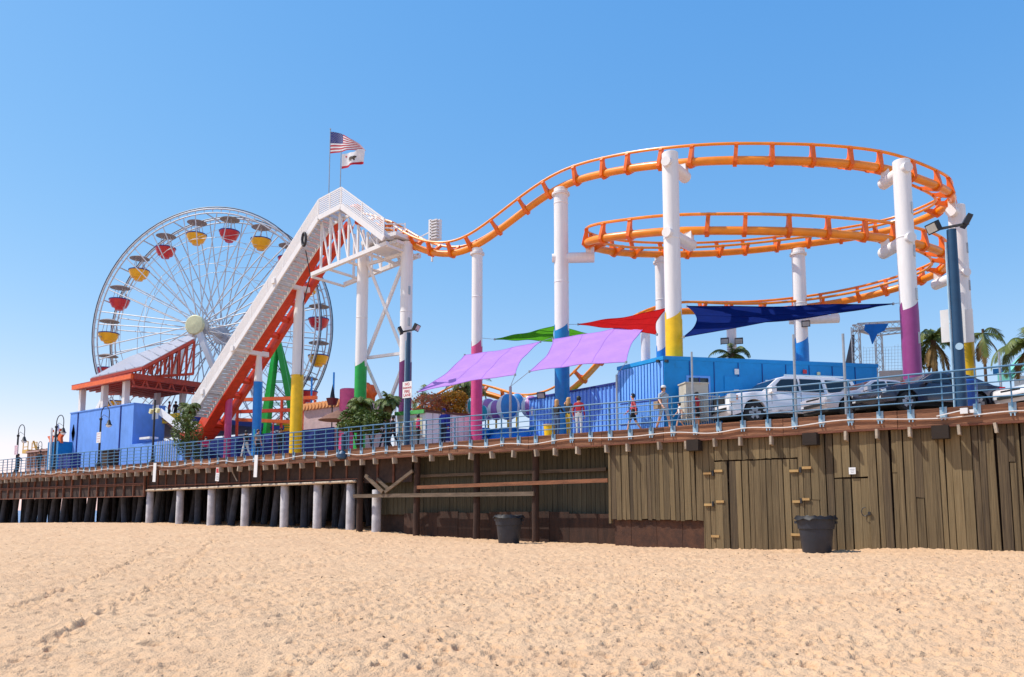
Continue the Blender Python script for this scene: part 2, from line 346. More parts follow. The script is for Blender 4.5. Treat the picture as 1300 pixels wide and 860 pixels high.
# ------------------------------------------------------------------ railing on the pier edge
rl = empty('pier_railing', (-35, EDGE, CURB), 'long pale blue steel railing with five horizontal rails along the pier edge', 'railing')
pm = MB(); pm.box((0, -.075, .48), (.038, .055, 1.24)); pme = pm.mesh('post', rail_blue)
qm = MB(); qm.box((0, -.02, -.14), (.20, .022, .32)); qm.box((-.05, -.04, -.33), (.03, .05, .10)); qm.box((.05, -.04, -.33), (.03, .05, .10)); qme = qm.mesh('mounting_plate', plate_blue)
for i in range(103):
    x = -84+i*.9
    p = link('post', pme, rl, Vector((x+35, 0, 0))); link('mounting_plate', qme, p, Vector((0, 0, random.uniform(-.02, .02))))
for z, r_ in ((1.09, .030), (.86, .019), (.63, .019), (.41, .019), (.20, .022)):
    mb = MB(); mb.tube([(-84+i*.9+random.uniform(-.02, .02), EDGE-.075-.05*(z < 1), CURB+z+random.uniform(-.008, .008)) for i in range(104)], r_, 8); mb.build('rail', rail_blue, rl, smooth=True)
mb = MB(); path = []
for i in range(420):
    x = -70+i*.18; path.append((x, EDGE-.06, 4.02+.05*math.sin(x*1.75+math.sin(x*.6))+.03*math.sin(x*.7)))
mb.tube(path, .022, 6); tag(mb.build('cable', cable_m, smooth=True), 'white cable sagging along the brown fascia under the railing', 'cable')
jb = MB(); p = onv(1224, 522, -.14); jb.box(p, (.20, .16, .17)); jb.box(p+Vector((.2, .02, -.02)), (.12, .1, .1)); jb.bar(p+Vector((-.1, .03, .02)), p+Vector((-.75, .03, -.1)), .03)
tag(jb.build('junction_box', whiter), 'small white electrical junction box on the fascia', 'electrical box')

# ------------------------------------------------------------------ plank wall at the landward end
pw = empty('plank_wall', (-4, EDGE+.2, 0), 'tall weathered wall of upright timber planks with a gate below the pier deck', 'wall')
WV = .13
xl, xr_ = vx(775, 600, WV), PX1; xb = vx(893, 600, WV)
g0, g1 = vx(905, 630, WV), vx(1016, 630, WV); d0, d1 = vx(1063, 650, WV), vx(1100, 650, WV)
zg = onv(960, 584, WV).z; zd = onv(1082, 607, WV).z
x = xl; pl = MB()
def plank(x0, x1, z0, z1, lean=0.0, dv=0.0, name='plank', parent=None, m_=None, v=WV):
    mb = MB(); th = .05; y0 = EDGE+v+dv
    jit = lambda: random.uniform(-.006, .006)
    c = [(x0+jit(), z0+jit()*3), (x1+jit(), z0+jit()*3), (x1+lean+jit(), z1+jit()), (x0+lean+jit(), z1+jit())]
    ch = .008
    front = [(c[0][0]+ch, y0, c[0][1]), (c[1][0]-ch, y0, c[1][1]), (c[2][0]-ch, y0+jit(), c[2][1]), (c[3][0]+ch, y0+jit(), c[3][1])]
    mid = [(a, y0+ch, b_) for a, b_ in c]; back = [(a, y0+th, b_) for a, b_ in c]
    mb.add(front+mid+back, [(0,1,2,3), (8,11,10,9)]+[(i, (i+1)%4, 4+(i+1)%4, 4+i) for i in range(4)]+[(4+i, 4+(i+1)%4, 8+(i+1)%4, 8+i) for i in range(4)])
    return mb.build(name, m_ or random.choice((plank_m, plank_m, plank_m, plank_d, plank_t)), parent or pw)
lean = 0.0
while x < xr_:
    wd = random.uniform(.15, .29)
    if x < xb < x+wd: wd = xb-x+.01
    if x < g0 < x+wd and g0-x > .1: wd = g0-x
    gap = random.choice((.008, .012, .016, .026)); lean = -.06*random.random() if x < g1 else random.uniform(-.05, .01)
    if random.random() < .07: gap = .035
    z0 = .80+random.uniform(-.03, .03) if x < xb-.05 else -.6
    dv = random.uniform(-.022, .022)
    if g0-.02 <= x < g1-.05:
        plank(x, x+wd-gap, zg+.03, 3.75, lean*.3, dv*.5); plank(x, x+wd-gap, z0, zg-.02, lean*.8, dv-.01)
    elif d0-.05 <= x < d1-.1:
        plank(x, x+wd-gap, zd+.03, 3.75, lean*.3, dv*.5); plank(x, x+wd-gap, z0, zd-.02, lean*.5, dv+.02)
    elif random.random() < .12:
        zc = random.uniform(1.0, 2.6); plank(x, x+wd-gap, zc+.006, 3.75, lean*.4, dv); plank(x+random.uniform(-.01, .01), x+wd-gap, z0, zc-.008, lean*.6, dv+.012)
    else: plank(x, x+wd-gap, z0, 3.75, lean, dv)
    x += wd
mb = MB(); mb.box(((xl+xr_)/2, EDGE+WV+.35, 1.7), (xr_-xl-.1, .1, 4.2)); mb.build('backing', panel_dark, pw)
mb = MB(); mb.box((xl-.04, EDGE+WV+.06, 2.2), (.09, .16, 3.1)); mb.build('corner_post', plank_m, pw)
x = xl+.1; 
while x < xb-.1:              # rusty boards under the raised planks
    wd = min(random.uniform(.7, 1.1), xb-x); mb = MB(); mb.box((x+wd/2, EDGE+WV+.14+random.uniform(0, .03), .22), (wd-.015, .06, 1.15)); mb.build('base_board', rusty, pw); x += wd
for px, py in ((898, 601), (912, 598), (899, 641), (914, 637), (908, 681), (1008, 598), (1024, 594), (1012, 637), (1022, 634), (1010, 679)):
    c = onv(px, py, WV-.035); mb = MB(); mb.box(c, (.30, .04, .085)); mb.build('hinge_strap', tan_strap, pw)
for px, py in ((905, 601), (905, 640), (1016, 597), (1017, 636)):
    c = onv(px, py, WV-.04); mb = MB(); mb.box(c, (.06, .06, .18)); mb.build('hinge_pin', blk, pw)
c = onv(1098, 650, WV-.05); mb = MB(); mb.tube([c+Vector((.10*math.cos(a), -.01, .14*math.sin(a))) for a in np.linspace(1.2, 5.6, 9)], .014, 6); mb.box(c+Vector((.13, 0, -.05)), (.08, .05, .1)); mb.build('door_handle', blk, pw)
c = onv(1082, 598, WV-.05); mb = MB(); mb.box(c, (.21, .02, .22)); s_ = tag(mb.build('notice', whiter), 'small square white notice on the plank wall above the narrow door', 'notice')
for i, z in enumerate((.05, 0, -.05)):
    mb = MB(); mb.box(c+Vector((0, -.0125, z)), (.14-.03*i, .004, .012)); mb.build('print_line', grey_metal, s_)
outr_m = mat('tarred beam', S(44, 34, 27), .9, bump=.4)
for px in (882, 1030, 1195):
    X = vx(px, 550, 0); mb = MB(); mb.box((X, EDGE+.02, 3.53), (.46, .56, .40)); mb.build('outrigger', outr_m, deck)

# ------------------------------------------------------------------ recessed wall left of it
RV = 1.25
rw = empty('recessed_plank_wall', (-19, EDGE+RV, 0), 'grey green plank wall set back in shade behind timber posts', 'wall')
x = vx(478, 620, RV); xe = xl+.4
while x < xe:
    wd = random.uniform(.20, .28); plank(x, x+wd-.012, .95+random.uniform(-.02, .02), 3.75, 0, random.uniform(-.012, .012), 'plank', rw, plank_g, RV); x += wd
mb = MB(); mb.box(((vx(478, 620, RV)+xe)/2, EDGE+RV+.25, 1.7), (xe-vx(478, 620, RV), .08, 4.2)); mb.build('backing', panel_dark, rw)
x = vx(512, 660, RV-.35)
while x < xl:
    wd = random.uniform(.9, 1.5); mb = MB(); h = random.uniform(1.2, 1.32); mb.box((x+wd/2, EDGE+RV-.30+random.uniform(0, .04), h/2-.45), (wd-.015, .07, h+.5)); mb.build('base_board', brown_b, rw); x += wd
# front posts and beams of that bay
PV = .45
fr = 'timber posts under the pier'
post_px = {457: ('dark brown', 'beside the diagonal braces'), 529: ('blue stained', 'at the end of the diagonal brace'), 605: ('dark brown', 'left of the first navy bin, seen from the beach'), 680: ('dark brown', 'right beside the navy bin')}
for px, lab in ((457, 'dark brown timber post next to the short concrete pile under the pier'), (529, 'blue black timber post where the diagonal brace ends'), (605, 'dark brown timber post midway along the reddish beam'), (680, 'dark brown timber post right beside the navy litter bin')):
    p = onv(px, 640, PV); z0 = float(sand_base(p.x, p.y))-.3; mb = MB()
    mb.tube([(p.x+random.uniform(-.02, .02), p.y, z0+(3.75-z0)*k/6) for k in range(7)], [.17, .165, .16, .16, .155, .15, .15], 10)
    o = tag(mb.build('timber_post', brown_b, smooth=True), lab, 'post', fr)
def beam(name, a, b_, w_, h_, m_, label):
    mb = MB(); mb.bar(a, b_, w_, h_); return tag(mb.build(name, m_), label, 'beam')
beam('timber_beam', onv(530, 619, PV-.2), onv(772, 610, PV-.2), .10, .16, orangewood, 'reddish brown horizontal beam across the posts beside the plank wall')
beam('timber_beam', onv(449, 630, PV-.22), onv(678, 627, PV-.22), .10, .18, greywood, 'grey brown horizontal beam running below the reddish beam')
beam('timber_beam', onv(470, 607, RV-.2), onv(770, 596, RV-.2), .10, .14, greywood, 'pale grey rail fixed along the recessed plank wall')
beam('timber_brace', onv(464, 604, PV-.3), onv(486, 625, PV-.3), .10, .17, greywood, 'short grey diagonal brace leaning right beside the brown post')
beam('timber_brace', onv(479, 608, PV), onv(494, 622, PV), .10, .15, greywood, 'shortest grey diagonal brace between the two crossing braces')
beam('timber_brace', onv(489, 625, PV-.3), onv(524, 598, PV-.3), .10, .15, greywood, 'long grey diagonal brace rising to the blue black post')
# ------------------------------------------------------------------ concrete piles and the enclosure above them
QV = .75
plab = {190: 'pale concrete pile at the edge of the brown lattice panels', 478: 'pale concrete pile between the brown posts under the diagonal braces', 445: 'pale concrete pile touching the brown timber post', 228: 'pale concrete pile in full sun next to the lattice panels end pile'}
for px in (190, 228, 268, 311, 361, 403, 445, 478):
    p = onv(px, 650, QV); z0 = float(sand_base(p.x, p.y))-.5; zt = 2.55 if px != 478 else 2.2; mb = MB()
    mb.lathe([(.235, z0), (.235, zt-.02), (.22, zt)], 20, (p.x, p.y, 0))
    tag(mb.build('concrete_pile', concrete, smooth=True), plab.get(px, 'pale round concrete pile under the long pale pipe'), 'pile', 'concrete piles under the pier')
xa, xb2 = vx(188, 610, .55), vx(462, 600, .55)
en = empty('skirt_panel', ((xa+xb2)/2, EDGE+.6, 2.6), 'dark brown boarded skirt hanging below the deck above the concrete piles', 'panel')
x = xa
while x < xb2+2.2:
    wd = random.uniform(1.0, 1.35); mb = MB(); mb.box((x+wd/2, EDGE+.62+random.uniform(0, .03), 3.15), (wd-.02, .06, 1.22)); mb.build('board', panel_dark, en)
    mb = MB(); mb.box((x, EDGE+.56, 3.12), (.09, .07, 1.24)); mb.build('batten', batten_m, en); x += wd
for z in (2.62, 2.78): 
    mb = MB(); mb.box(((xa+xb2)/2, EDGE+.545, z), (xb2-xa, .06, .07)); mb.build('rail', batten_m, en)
mb = MB(); a, b_ = onv(186, 623, .42), onv(452, 611, .42); n = 9
mb.tube([a+(b_-a)*k/n+Vector((0, 0, random.uniform(-.012, .012))) for k in range(n+1)], .075, 10); tag(mb.build('pipe', pipe_m, smooth=True), 'long pale pipe carried along the tops of the concrete piles', 'pipe')
mb = MB(); mb.bar(onv(292, 593, .5), onv(301, 611, .5), .05); tag(mb.build('loose_strut', joist_m), 'thin pale strut slanting down across the dark skirt', 'strut')
# lattice panels further out
lp = empty('lattice_panel', (-65, EDGE+.35, 2.6), 'rusty brown framed panels hanging below the outer pier deck', 'panel')
x = -100.0
while x < xa:
    wd = min(random.uniform(1.15, 1.45), xa-x+.01)
    for z0, z1 in ((2.12, 2.85), (2.90, 3.70)):
        mb = MB(); mb.box((x+wd/2, EDGE+.42+random.uniform(0, .05), (z0+z1)/2), (wd-.05, .05, z1-z0)); mb.build('board', panel_dark, lp)
    mb = MB(); mb.box((x, EDGE+.36, 2.92), (.10, .12, 1.68)); mb.build('batten', batten_m, lp); x += wd
for z in (2.10, 2.87, 2.97):
    mb = MB(); mb.box(((-100+xa)/2, EDGE+.34, z), (xa+100, .07, .06)); mb.build('rail', batten_m, lp)
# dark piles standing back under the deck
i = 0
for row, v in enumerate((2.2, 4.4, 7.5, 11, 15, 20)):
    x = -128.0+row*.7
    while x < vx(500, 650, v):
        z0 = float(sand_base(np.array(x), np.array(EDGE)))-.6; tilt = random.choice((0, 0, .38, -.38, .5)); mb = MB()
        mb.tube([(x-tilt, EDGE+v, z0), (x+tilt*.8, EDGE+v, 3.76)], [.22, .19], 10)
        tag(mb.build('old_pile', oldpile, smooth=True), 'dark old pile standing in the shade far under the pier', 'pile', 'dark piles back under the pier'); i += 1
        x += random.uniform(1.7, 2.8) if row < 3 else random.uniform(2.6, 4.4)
mb = MB(); mb.box((-47, EDGE+24, 1.4), (122, .3, 4.7)); tag(mb.build('dark_backdrop', panel_dark), 'dark wall added to shut off the light behind the pier', 'wall')  # added wall hides the bright far side, so the space below stays dark
mb = MB(); mb.box((vx(560, 600, 3)+18, EDGE+3.4, 1.4), (36+1, .2, 4.7)); tag(mb.build('dark_backdrop', panel_dark), 'dark backing wall right behind the grey green planks', 'wall')
# hanging boards
for nm, px, y0, y1, lab in (('white_board', 197, 588, 612, 'narrow white board hung on the fascia below the black lamp post'), ('white_board', 325.5, 578, 606, 'narrow white board hung on the fascia beside the red topped notice')):
    a, b_ = onv(px, y0, -.16), onv(px-1.5, y1, -.16); mb = MB(); mb.bar(a, b_, .30 if px > 300 else .34, .03, up=(0, 1, 0)); tag(mb.build(nm, whiter), lab, 'board')
a, b_ = onv(277, 594, -.1), onv(275.5, 611, -.1)
nt_ = empty('notice_board', (a.x, a.y, b_.z), 'white notice with a red heading hung under the pier fascia', 'notice')
mb = MB(); mb.bar(a, b_, .36, .03, up=(0, 1, 0)); mb.build('board', whiter, nt_)
mb = MB(); mb.box(a+Vector((0, -.02, -.17)), (.30, .008, .26)); mb.build('red_heading', pink if False else gond_r, nt_)
for i in range(4): mb = MB(); mb.box(a+Vector((-.01, -.02, -.42-.09*i)), (.24-.04*(i % 2), .006, .025)); mb.build('print_line', grey_metal, nt_)
# ------------------------------------------------------------------ litter bins
def bin_(px, py, v, h, label):
    p = onv(px, py, v); z0 = sand_z(p.x, p.y)-.03; root = empty('litter_bin', (p.x, p.y, z0), label, 'litter bin', 'navy litter bins'); s_ = h/1.0
    mb = MB(); mb.lathe([(.0, 0), (.36*s_, 0), (.37*s_, .03), (.44*s_, .66*s_), (.47*s_, .67*s_), (.50*s_, .94*s_), (.525*s_, .95*s_), (.53*s_, 1.0*s_), (.49*s_, 1.0*s_), (.47*s_, .8*s_), (.0, .7*s_)], 28); mb.build('tub', can_m, root, smooth=True, local=True)
    for a in (0.3, 3.4):
        mb = MB(); mb.box((.49*s_*math.cos(a), .49*s_*math.sin(a), .84*s_), (.12, .12, .08)); mb.build('handle', can_m, root, local=True)
    mb = MB(); n = 40; pr = []
    for k in range(n):
        a = 2*math.pi*k/n; r_ = .49*s_+random.uniform(0, .03); pr.append((r_*math.cos(a), r_*math.sin(a), 1.0*s_+random.uniform(-.01, .05)))
    inn = [(p_[0]*.82, p_[1]*.82, .93*s_+random.uniform(-.05, .05)) for p_ in pr]; out = [(p_[0]*1.14, p_[1]*1.14, .93*s_+random.uniform(-.04, .03)) for p_ in pr]
    mb.add(out+pr+inn, [(i+o_, (i+1)%n+o_, (i+1)%n+n+o_, i+n+o_) for o_ in (0, n) for i in range(n)]); mb.add(inn, [tuple(range(n))]); mb.build('liner', bag_m, root, smooth=True, local=True)
bin_(646, 690, -1.4, 1.14, 'navy plastic litter bin with black liner beside a timber post')
bin_(1037, 697, -1.3, 1.16, 'navy plastic litter bin with black liner before the plank wall')
# ================================================================== ROLLER COASTER
rc = empty('roller_coaster', at(850, 560, 40).xy.to_3d()+Vector((0, 0, 4.5)), 'orange tube track roller coaster with looping helix on white columns with painted feet', 'roller coaster')
RL = rootloc(rc)
def catmull(P, step=.35):
    P = [Vector(p) for p in P]; out = []
    for i in range(len(P)-1):
        p0, p1, p2, p3 = P[max(i-1, 0)], P[i], P[i+1], P[min(i+2, len(P)-1)]; n = max(2, int((p2-p1).length/step))
        for k in range(n):
            u = k/n; out.append(.5*((2*p1)+(-p0+p2)*u+(2*p0-5*p1+4*p2-p3)*u*u+(-p0+3*p1-3*p2+p3)*u**3))
    out.append(P[-1]); return out
def smooth(P, it=6):
    for _ in range(it): P = [P[0]]+[(P[i-1]+P[i]*2+P[i+1])/4 for i in range(1, len(P)-1)]+[P[-1]]
    return P
tie_poly = [(-.16, -.25), (.16, -.25), (.30, .0), (.47, .34), (.55, .40), (.55, .58), (.42, .58), (.34, .44), (.16, .26), (-.16, .26), (-.34, .44), (-.42, .58), (-.55, .58), (-.55, .40), (-.47, .34), (-.30, .0)]
mb = MB(); mb.prism([(x, -.085, z) for x, z in tie_poly], (0, .17, 0)); tie_me = mb.mesh('tie', orange2)
def track(pts, tie=1.75, rs=.19, rr=.07):
    pos = smooth(catmull([at(*p[:3]) for p in pts]), 8); n = len(pos)
    bk = [p[3] for p in pts]; cum = [0]
    for i in range(1, n): cum.append(cum[-1]+(pos[i]-pos[i-1]).length)
    # bank by nearest control point order
    ctl = [at(*p[:3]) for p in pts]; idx = []; j0 = 0
    for c in ctl:
        j0 = min(range(j0, n), key=lambda j: (pos[j]-c).length) if j0 < n else n-1; idx.append(j0)
    banks = np.interp(range(n), idx, bk)
    fr = []
    for i in range(n):
        T = (pos[min(i+1, n-1)]-pos[max(i-1, 0)]).normalized(); Sv = T.cross(Vector((0, 0, 1))).normalized(); U = Sv.cross(T)
        b = R(banks[i]); U2 = U*math.cos(b)-Sv*math.sin(b); S2 = T.cross(U2).normalized(); fr.append((T, S2, U2))
    mb = MB(); mb.tube(pos, rs, 14); mb.build('track_spine', orange, rc, smooth=True)
    for sgn in (-1, 1):
        mb = MB(); mb.tube([p+f[2]*.52+f[1]*.50*sgn for p, f in zip(pos, fr)], rr, 8); mb.build('rail', orange, rc, smooth=True)
    d = .6
    for i in range(n-1):
        if cum[i] >= d:
            T, S2, U2 = fr[i]; M = Matrix((S2, T, U2)).transposed().to_4x4(); M.translation = pos[i]-RL
            link('tie', tie_me, rc, mtx=M); d += tie
    return pos, fr
main_pts = [(455, 284, 51, 0), (480, 286, 50, 0), (505, 300, 48.5, 0), (530, 315, 47, 0), (557, 322.5, 45.5, 0), (580, 322, 44.6, 0), (606, 312, 43.8, 0), (640, 288, 43, 5), (675, 261, 42.2, 10), (712, 237, 41.2, 15), (746, 225, 40, 20), (774, 219, 38.8, 24), (807, 213, 37.5, 28), (848, 208.5, 36.2, 30), (910, 204, 35, 32), (980, 204, 34.6, 32), (1040, 205.5, 34.8, 32), (1095, 210, 35.2, 32), (1133, 216, 35.7, 34), (1165, 227, 36.3, 36), (1194, 238, 37.2, 40), (1208, 246, 38.2, 42), (1211, 254, 39.3, 42), (1202, 263, 40.6, 40), (1178, 276, 42, 36), (1130, 293, 43.6, 32), (1075, 303, 44.6, 30), (1017, 311, 45.2, 30), (946, 319, 45.4, 30), (880, 323, 45, 32), (820, 323, 43.9, 34), (785, 321, 42.8, 38), (757, 316, 41.6, 40), (743, 311, 40.4, 42), (745, 307, 39.2, 40), (764, 302.5, 37.9, 36), (800, 298.5, 36.9, 33), (842, 294, 36, 32), (910, 293, 35, 32), (980, 293.5, 34.6, 32), (1040, 296, 34.8, 32), (1095, 300, 35.2, 32), (1133, 304, 35.7, 34), (1165, 310, 36.3, 36), (1192, 318, 37.2, 40), (1204, 326, 38.2, 42), (1206, 334, 39.3, 42), (1197, 343, 40.6, 40), (1172, 356, 42, 34), (1133, 368, 43.4, 30), (1090, 379, 44.4, 28), (1033, 389, 45.2, 26), (960, 396, 45.5, 22), (900, 396, 45.3, 18), (860, 395, 45, 12), (825, 405, 45, 6), (790, 428, 45.5, 0), (761, 460, 46.5, 0), (736, 487, 47.6, -4), (715, 503, 48.8, -8), (692, 512, 50, -8), (665, 514, 51.2, -4), (640, 507, 52.2, 0), (617, 499, 53, 0), (596, 497, 53.8, 0), (575, 503, 54.5, 0), (545, 522, 55.2, 0), (515, 545, 56, 0)]
mpos, mfr = track(main_pts)
# ---- columns
def column(px, py, t, r_, paint, ypaint, name='support_column', cap=True, ladder=False, taper=0.0):
    p = at(px, py, t); zb = 4.46; zp = at(px, ypaint, t).z; n = 24
    mb = MB(); mb.lathe([(r_, zb), (r_*(1-taper), p.z-.02), (r_*(1-taper)-.02, p.z)], n, (p.x, p.y, 0)); c = mb.build(name, white, rc, smooth=True)
    if paint:
        mb = MB(); rr = r_+.012; up = []
        for k in range(n*2):
            a = math.pi*k/n; w_ = (k % 16)/16; up.append((p.x+rr*math.cos(a), p.y+rr*math.sin(a), zp-.42+.42*(w_**2.2)))
        m_ = len(up); mb.add([(x, y, zb+.02) for x, y, z in up]+up, [(i, (i+1) % m_, m_+(i+1) % m_, m_+i) for i in range(m_)]); mb.build('painted_foot', paint, c, smooth=True)
    if cap:
        mb = MB(); mb.lathe([(r_+.10, p.z-.36), (r_+.10, p.z-.31)], 20, (p.x, p.y, 0)); mb.lathe([(r_+.10, p.z-.30), (r_+.10, p.z-.25)], 20, (p.x, p.y, 0)); mb.build('flange', white, c, smooth=True)
    for k in range(1, int((p.z-zb)/4.2)+1):
        z_ = zb+k*4.2
        if zp+.3 < z_ < p.z-.8: mb = MB(); mb.lathe([(r_*(1-taper)+.004, z_-.03), (r_*(1-taper)+.016, z_-.015), (r_*(1-taper)+.016, z_+.015), (r_*(1-taper)+.004, z_+.03)], 24, (p.x, p.y, 0)); mb.build('weld_ring', white, c, smooth=True)
    if ladder:
        for k in range(int((p.z-6)/1.9)):
            mb = MB(); mb.box((p.x+r_*.98, p.y-.12, 6.5+k*1.9), (.06, .12, .5)); mb.build('rung_clip', grey_metal, c)
    return p
def arm(p, q, r_=.27):
    mb = MB(); d = (q-p).normalized(); mb.tube([p-d*.48, p, q, q+d*.22], [r_*.8, r_, r_, r_], 14); a = mb.build('arm', white, rc, smooth=True)
    mb = MB(); mb.bar(q+Vector((0, 0, .1)), q+Vector((0, 0, .55)), .34, .30); mb.build('saddle', white, a)
A = column(850.5, 195, 34.6, .355, yellow, 400, cap=False); B = column(1144, 205, 34.4, .36, purple, 388, cap=False, ladder=True)
def near(px, py): 
    best = None
    for p in mpos:
        s_ = proj(p); d = (s_[0]-px)**2+(s_[1]-py)**2
        if best is None or d < best[0]: best = (d, p)
    return best[1]
def proj(p):
    x, y, z = p.x, p.y, p.z-HC; a = x*cy+y*sy; fy = -x*sy+y*cy; fw = fy*cp+z*sp; up = -fy*sp+z*cp
    return (PPX+F*a/fw, PPY-F*up/fw)
for C0, px, py in ((A, 872, 206), (A, 872, 293), (B, 1122, 214), (B, 1122, 303)):
    q = near(px, py)-Vector((0, 0, .62)); arm(Vector((C0.x, C0.y, q.z)), q)
C = column(1214, 262, 39.6, .40, yellow, 424, cap=False, ladder=True)
for px, py in ((1206, 254), (1190, 345)):
    q = near(px, py)-Vector((0, 0, .60)); arm(Vector((C.x, C.y, q.z)), q)
for px in (1201, 1229):
    a = at(px, 413, 39.0); mb = MB(); mb.box(a, (.42, .05, 1.5)); 
D = column(712, 240, 41.2, .37, teal_blue, 415); q = near(749, 311)-Vector((0, 0, .60)); arm(Vector((D.x, D.y, q.z)), q)
column(606, 316, 43.8, .30, pink, 434); column(838, 327, 44.4, .30, bright_blue, 440); column(1013, 317, 45.2, .37, bright_blue, 430)
column(928, 402, 45.4, .27, None, 470); column(819, 412, 45.0, .26, None, 470)
q = at(1060, 405, 44.8); arm(Vector((at(1013, 405, 45.2).x, at(1013, 405, 45.2).y, q.z)), q, .24)
Fc = column(517, 308, 47.2, .36, plum, 455, cap=False, ladder=True); G = column(461, 326, 48.6, .35, green, 460, cap=False)
for a, b_ in (((466, 332), (513, 452)), ((513, 332), (466, 452)), ((463, 455), (516, 448)), ((464, 460), (490, 520)), ((515, 455), (491, 520)), ((466, 336), (514, 322))):
    mb = MB(); mb.bar(at(*a, 48.4 if a[0] < 490 else 47.4), at(*b_, 48.4 if b_[0] < 480 else (47.4 if b_[0] > 500 else 47.9)), .17, .17); mb.build('cross_brace', white, rc)
# green foot of the low track
mb = MB(); p = at(733, 497, 47.6); mb.add([(p.x-.35, p.y-.3, 4.5), (p.x+.45, p.y-.3, 4.5), (p.x+.45, p.y+.3, 4.5), (p.x-.35, p.y+.3, 4.5), (p.x-.22, p.y-.22, p.z+.1), (p.x+.22, p.y-.22, p.z+.1), (p.x+.22, p.y+.22, p.z+.1), (p.x-.22, p.y+.22, p.z+.1)], [(0,1,5,4),(1,2,6,5),(2,3,7,6),(3,0,4,7),(4,5,6,7),(0,3,2,1)]); mb.build('track_footing', green, rc)
# ---- lift hill
P0 = at(262, 548, 59.8); P1 = at(428, 281, 50.4); ld = (P1-P0).normalized(); LV = (P0.y+P1.y)/2-EDGE; P0.y = P1.y = EDGE+LV
P0 = onv(266, 542, LV); P1 = onv(430, 280, LV); ld = (P1-P0).normalized(); lu = Vector((0, 1, 0)).cross(ld).normalized()
if lu.z < 0: lu = -lu
Y = Vector((0, 1, 0)); LEN = (P1-P0).length
mb = MB(); mb.bar(P0-Y*.30, P1-Y*.30, .80, .74, up=lu); mb.build('lift_girder', redor, rc)
mb = MB(); mb.bar(P0+Y*.95, P1+Y*.95, .32, .62, up=lu); mb.build('lift_girder', redor, rc)
k = .4
while k < LEN:
    mb = MB(); mb.bar(P0+ld*k, P0+ld*k+Y*.82, .26, .5, up=lu); mb.build('rung', redor, rc); k += 1.45
for s_ in (-.55, .55):
    mb = MB(); mb.tube([P0+Y*s_+lu*.5, P1+Y*s_+lu*.5], .07, 8); mb.build('rail', orange, rc, smooth=True)
crest = smooth(catmull([P1-ld*.3, P1+ld*1.0+Vector((.25, 0, -.15)), P1+Vector((2.2, .1, .55)), mpos[0]]), 6)
mb = MB(); mb.tube(crest, .26, 10); mb.build('crest_spine', redor, rc, smooth=True)
# station end of the lift: curved red shroud
mb = MB(); lo = smooth(catmull([P0+ld*.2, P0-ld*.9+Vector((0, 0, -.0)), P0-ld*1.5+Vector((-.5, 0, .15)), P0-ld*1.5+Vector((-1.6, 0, .35))]), 4)
for i in range(len(lo)-1): mb.bar(lo[i], lo[i+1], 1.5, .7)
mb.build('lift_foot', redor, rc)
# ---- stair on the beach side of the lift
SV = LV-2.05                         # outer guard plane
g = [onv(243, 528, SV), onv(404, 277, SV), onv(433, 262, SV), onv(487, 303, SV)]
IN = LV-.85-SV
for a, b_ in zip(g[:-1], g[1:]):
    mb = MB(); mb.bar(a, b_, .10, .34); mb.build('stringer', white, rc)
    mb = MB(); mb.bar(a+Y*IN, b_+Y*IN, .08, .2); mb.build('stringer', white, rc)
    for j in range(8):
        z = .28+.13*j; mb = MB(); mb.bar(a+Vector((0, 0, z)), b_+Vector((0, 0, z)), .05, .062 if j < 7 else .09); mb.build('guard_rail', white, rc)
    L = (b_-a).length; n = max(2, int(L/2.2))
    for k in range(n+(1 if b_ is g[3] else 0)):
        p = a+(b_-a)*k/n; mb = MB(); mb.bar(p, p+Vector((0, 0, 1.2)), .075); mb.build('guard_post', white, rc)
tm = MB(); tm.box((0, IN/2, 0), (.27, IN-.1, .045)); tm.box((.13, IN/2, .09), (.02, IN-.12, .15)); tm.box((.0, IN+.0, .06), (.16, .07, .20)); tm.m = [1]*6+[1]*6+[0]*6; tme = tm.mesh('tread', [white, mat('sky grey grating', S(204, 209, 216), .5, .2)])  # risers added; their pale grey imitates sky seen between the treads
n = int((g[1].z-g[0].z)/.215)
for k in range(n): link('tread', tme, rc, g[0]+(g[1]-g[0])*k/n-RL)
for a, b_ in ((g[1], g[2]), (g[2], g[3])):
    n = int((b_-a).length/.45)
    for k in range(n): link('tread', tme, rc, a+(b_-a)*k/n-RL)
# inner handrail
for z in (.95,):
    mb = MB(); mb.bar(g[0]+Y*(IN+2.1)+Vector((0, 0, z)), g[1]+Y*(IN+2.1)+Vector((0, 0, z)), .06); mb.build('hand_rail', white, rc)
# peak truss
ch0, ch1 = onv(396, 349, SV+.4), onv(492, 309, SV+.4)
for off in (0, 2.7):
    mb = MB(); mb.bar(ch0+Y*off, ch1+Y*off, .22, .24); mb.build('truss_chord', white, rc)
    top = [onv(404, 285, SV+.4), onv(433, 270, SV+.4), onv(478, 303, SV+.4)]
    n = 8
    def tp(u):
        x = ch0.x+(ch1.x-ch0.x)*u
        if x < top[1].x: f_ = (x-top[0].x)/(top[1].x-top[0].x); q = top[0]+(top[1]-top[0])*f_
        else: f_ = (x-top[1].x)/(top[2].x-top[1].x); q = top[1]+(top[2]-top[1])*min(1, f_)
        return Vector((x, q.y, q.z))+Y*off
    for k in range(1, n):
        b_ = ch0+(ch1-ch0)*k/n+Y*off; mb = MB(); mb.bar(b_, tp(k/n), .12); mb.build('truss_post', white, rc)
        if k < n-1: mb = MB(); mb.bar(tp(k/n), ch0+(ch1-ch0)*(k+1)/n+Y*off, .09); mb.build('truss_diagonal', white, rc)
for k in range(5): mb = MB(); b_ = ch0+(ch1-ch0)*k/4-Vector((0, 0, .14)); mb.bar(b_, b_+Y*2.7, .16, .12); mb.build('truss_tie', white, rc)
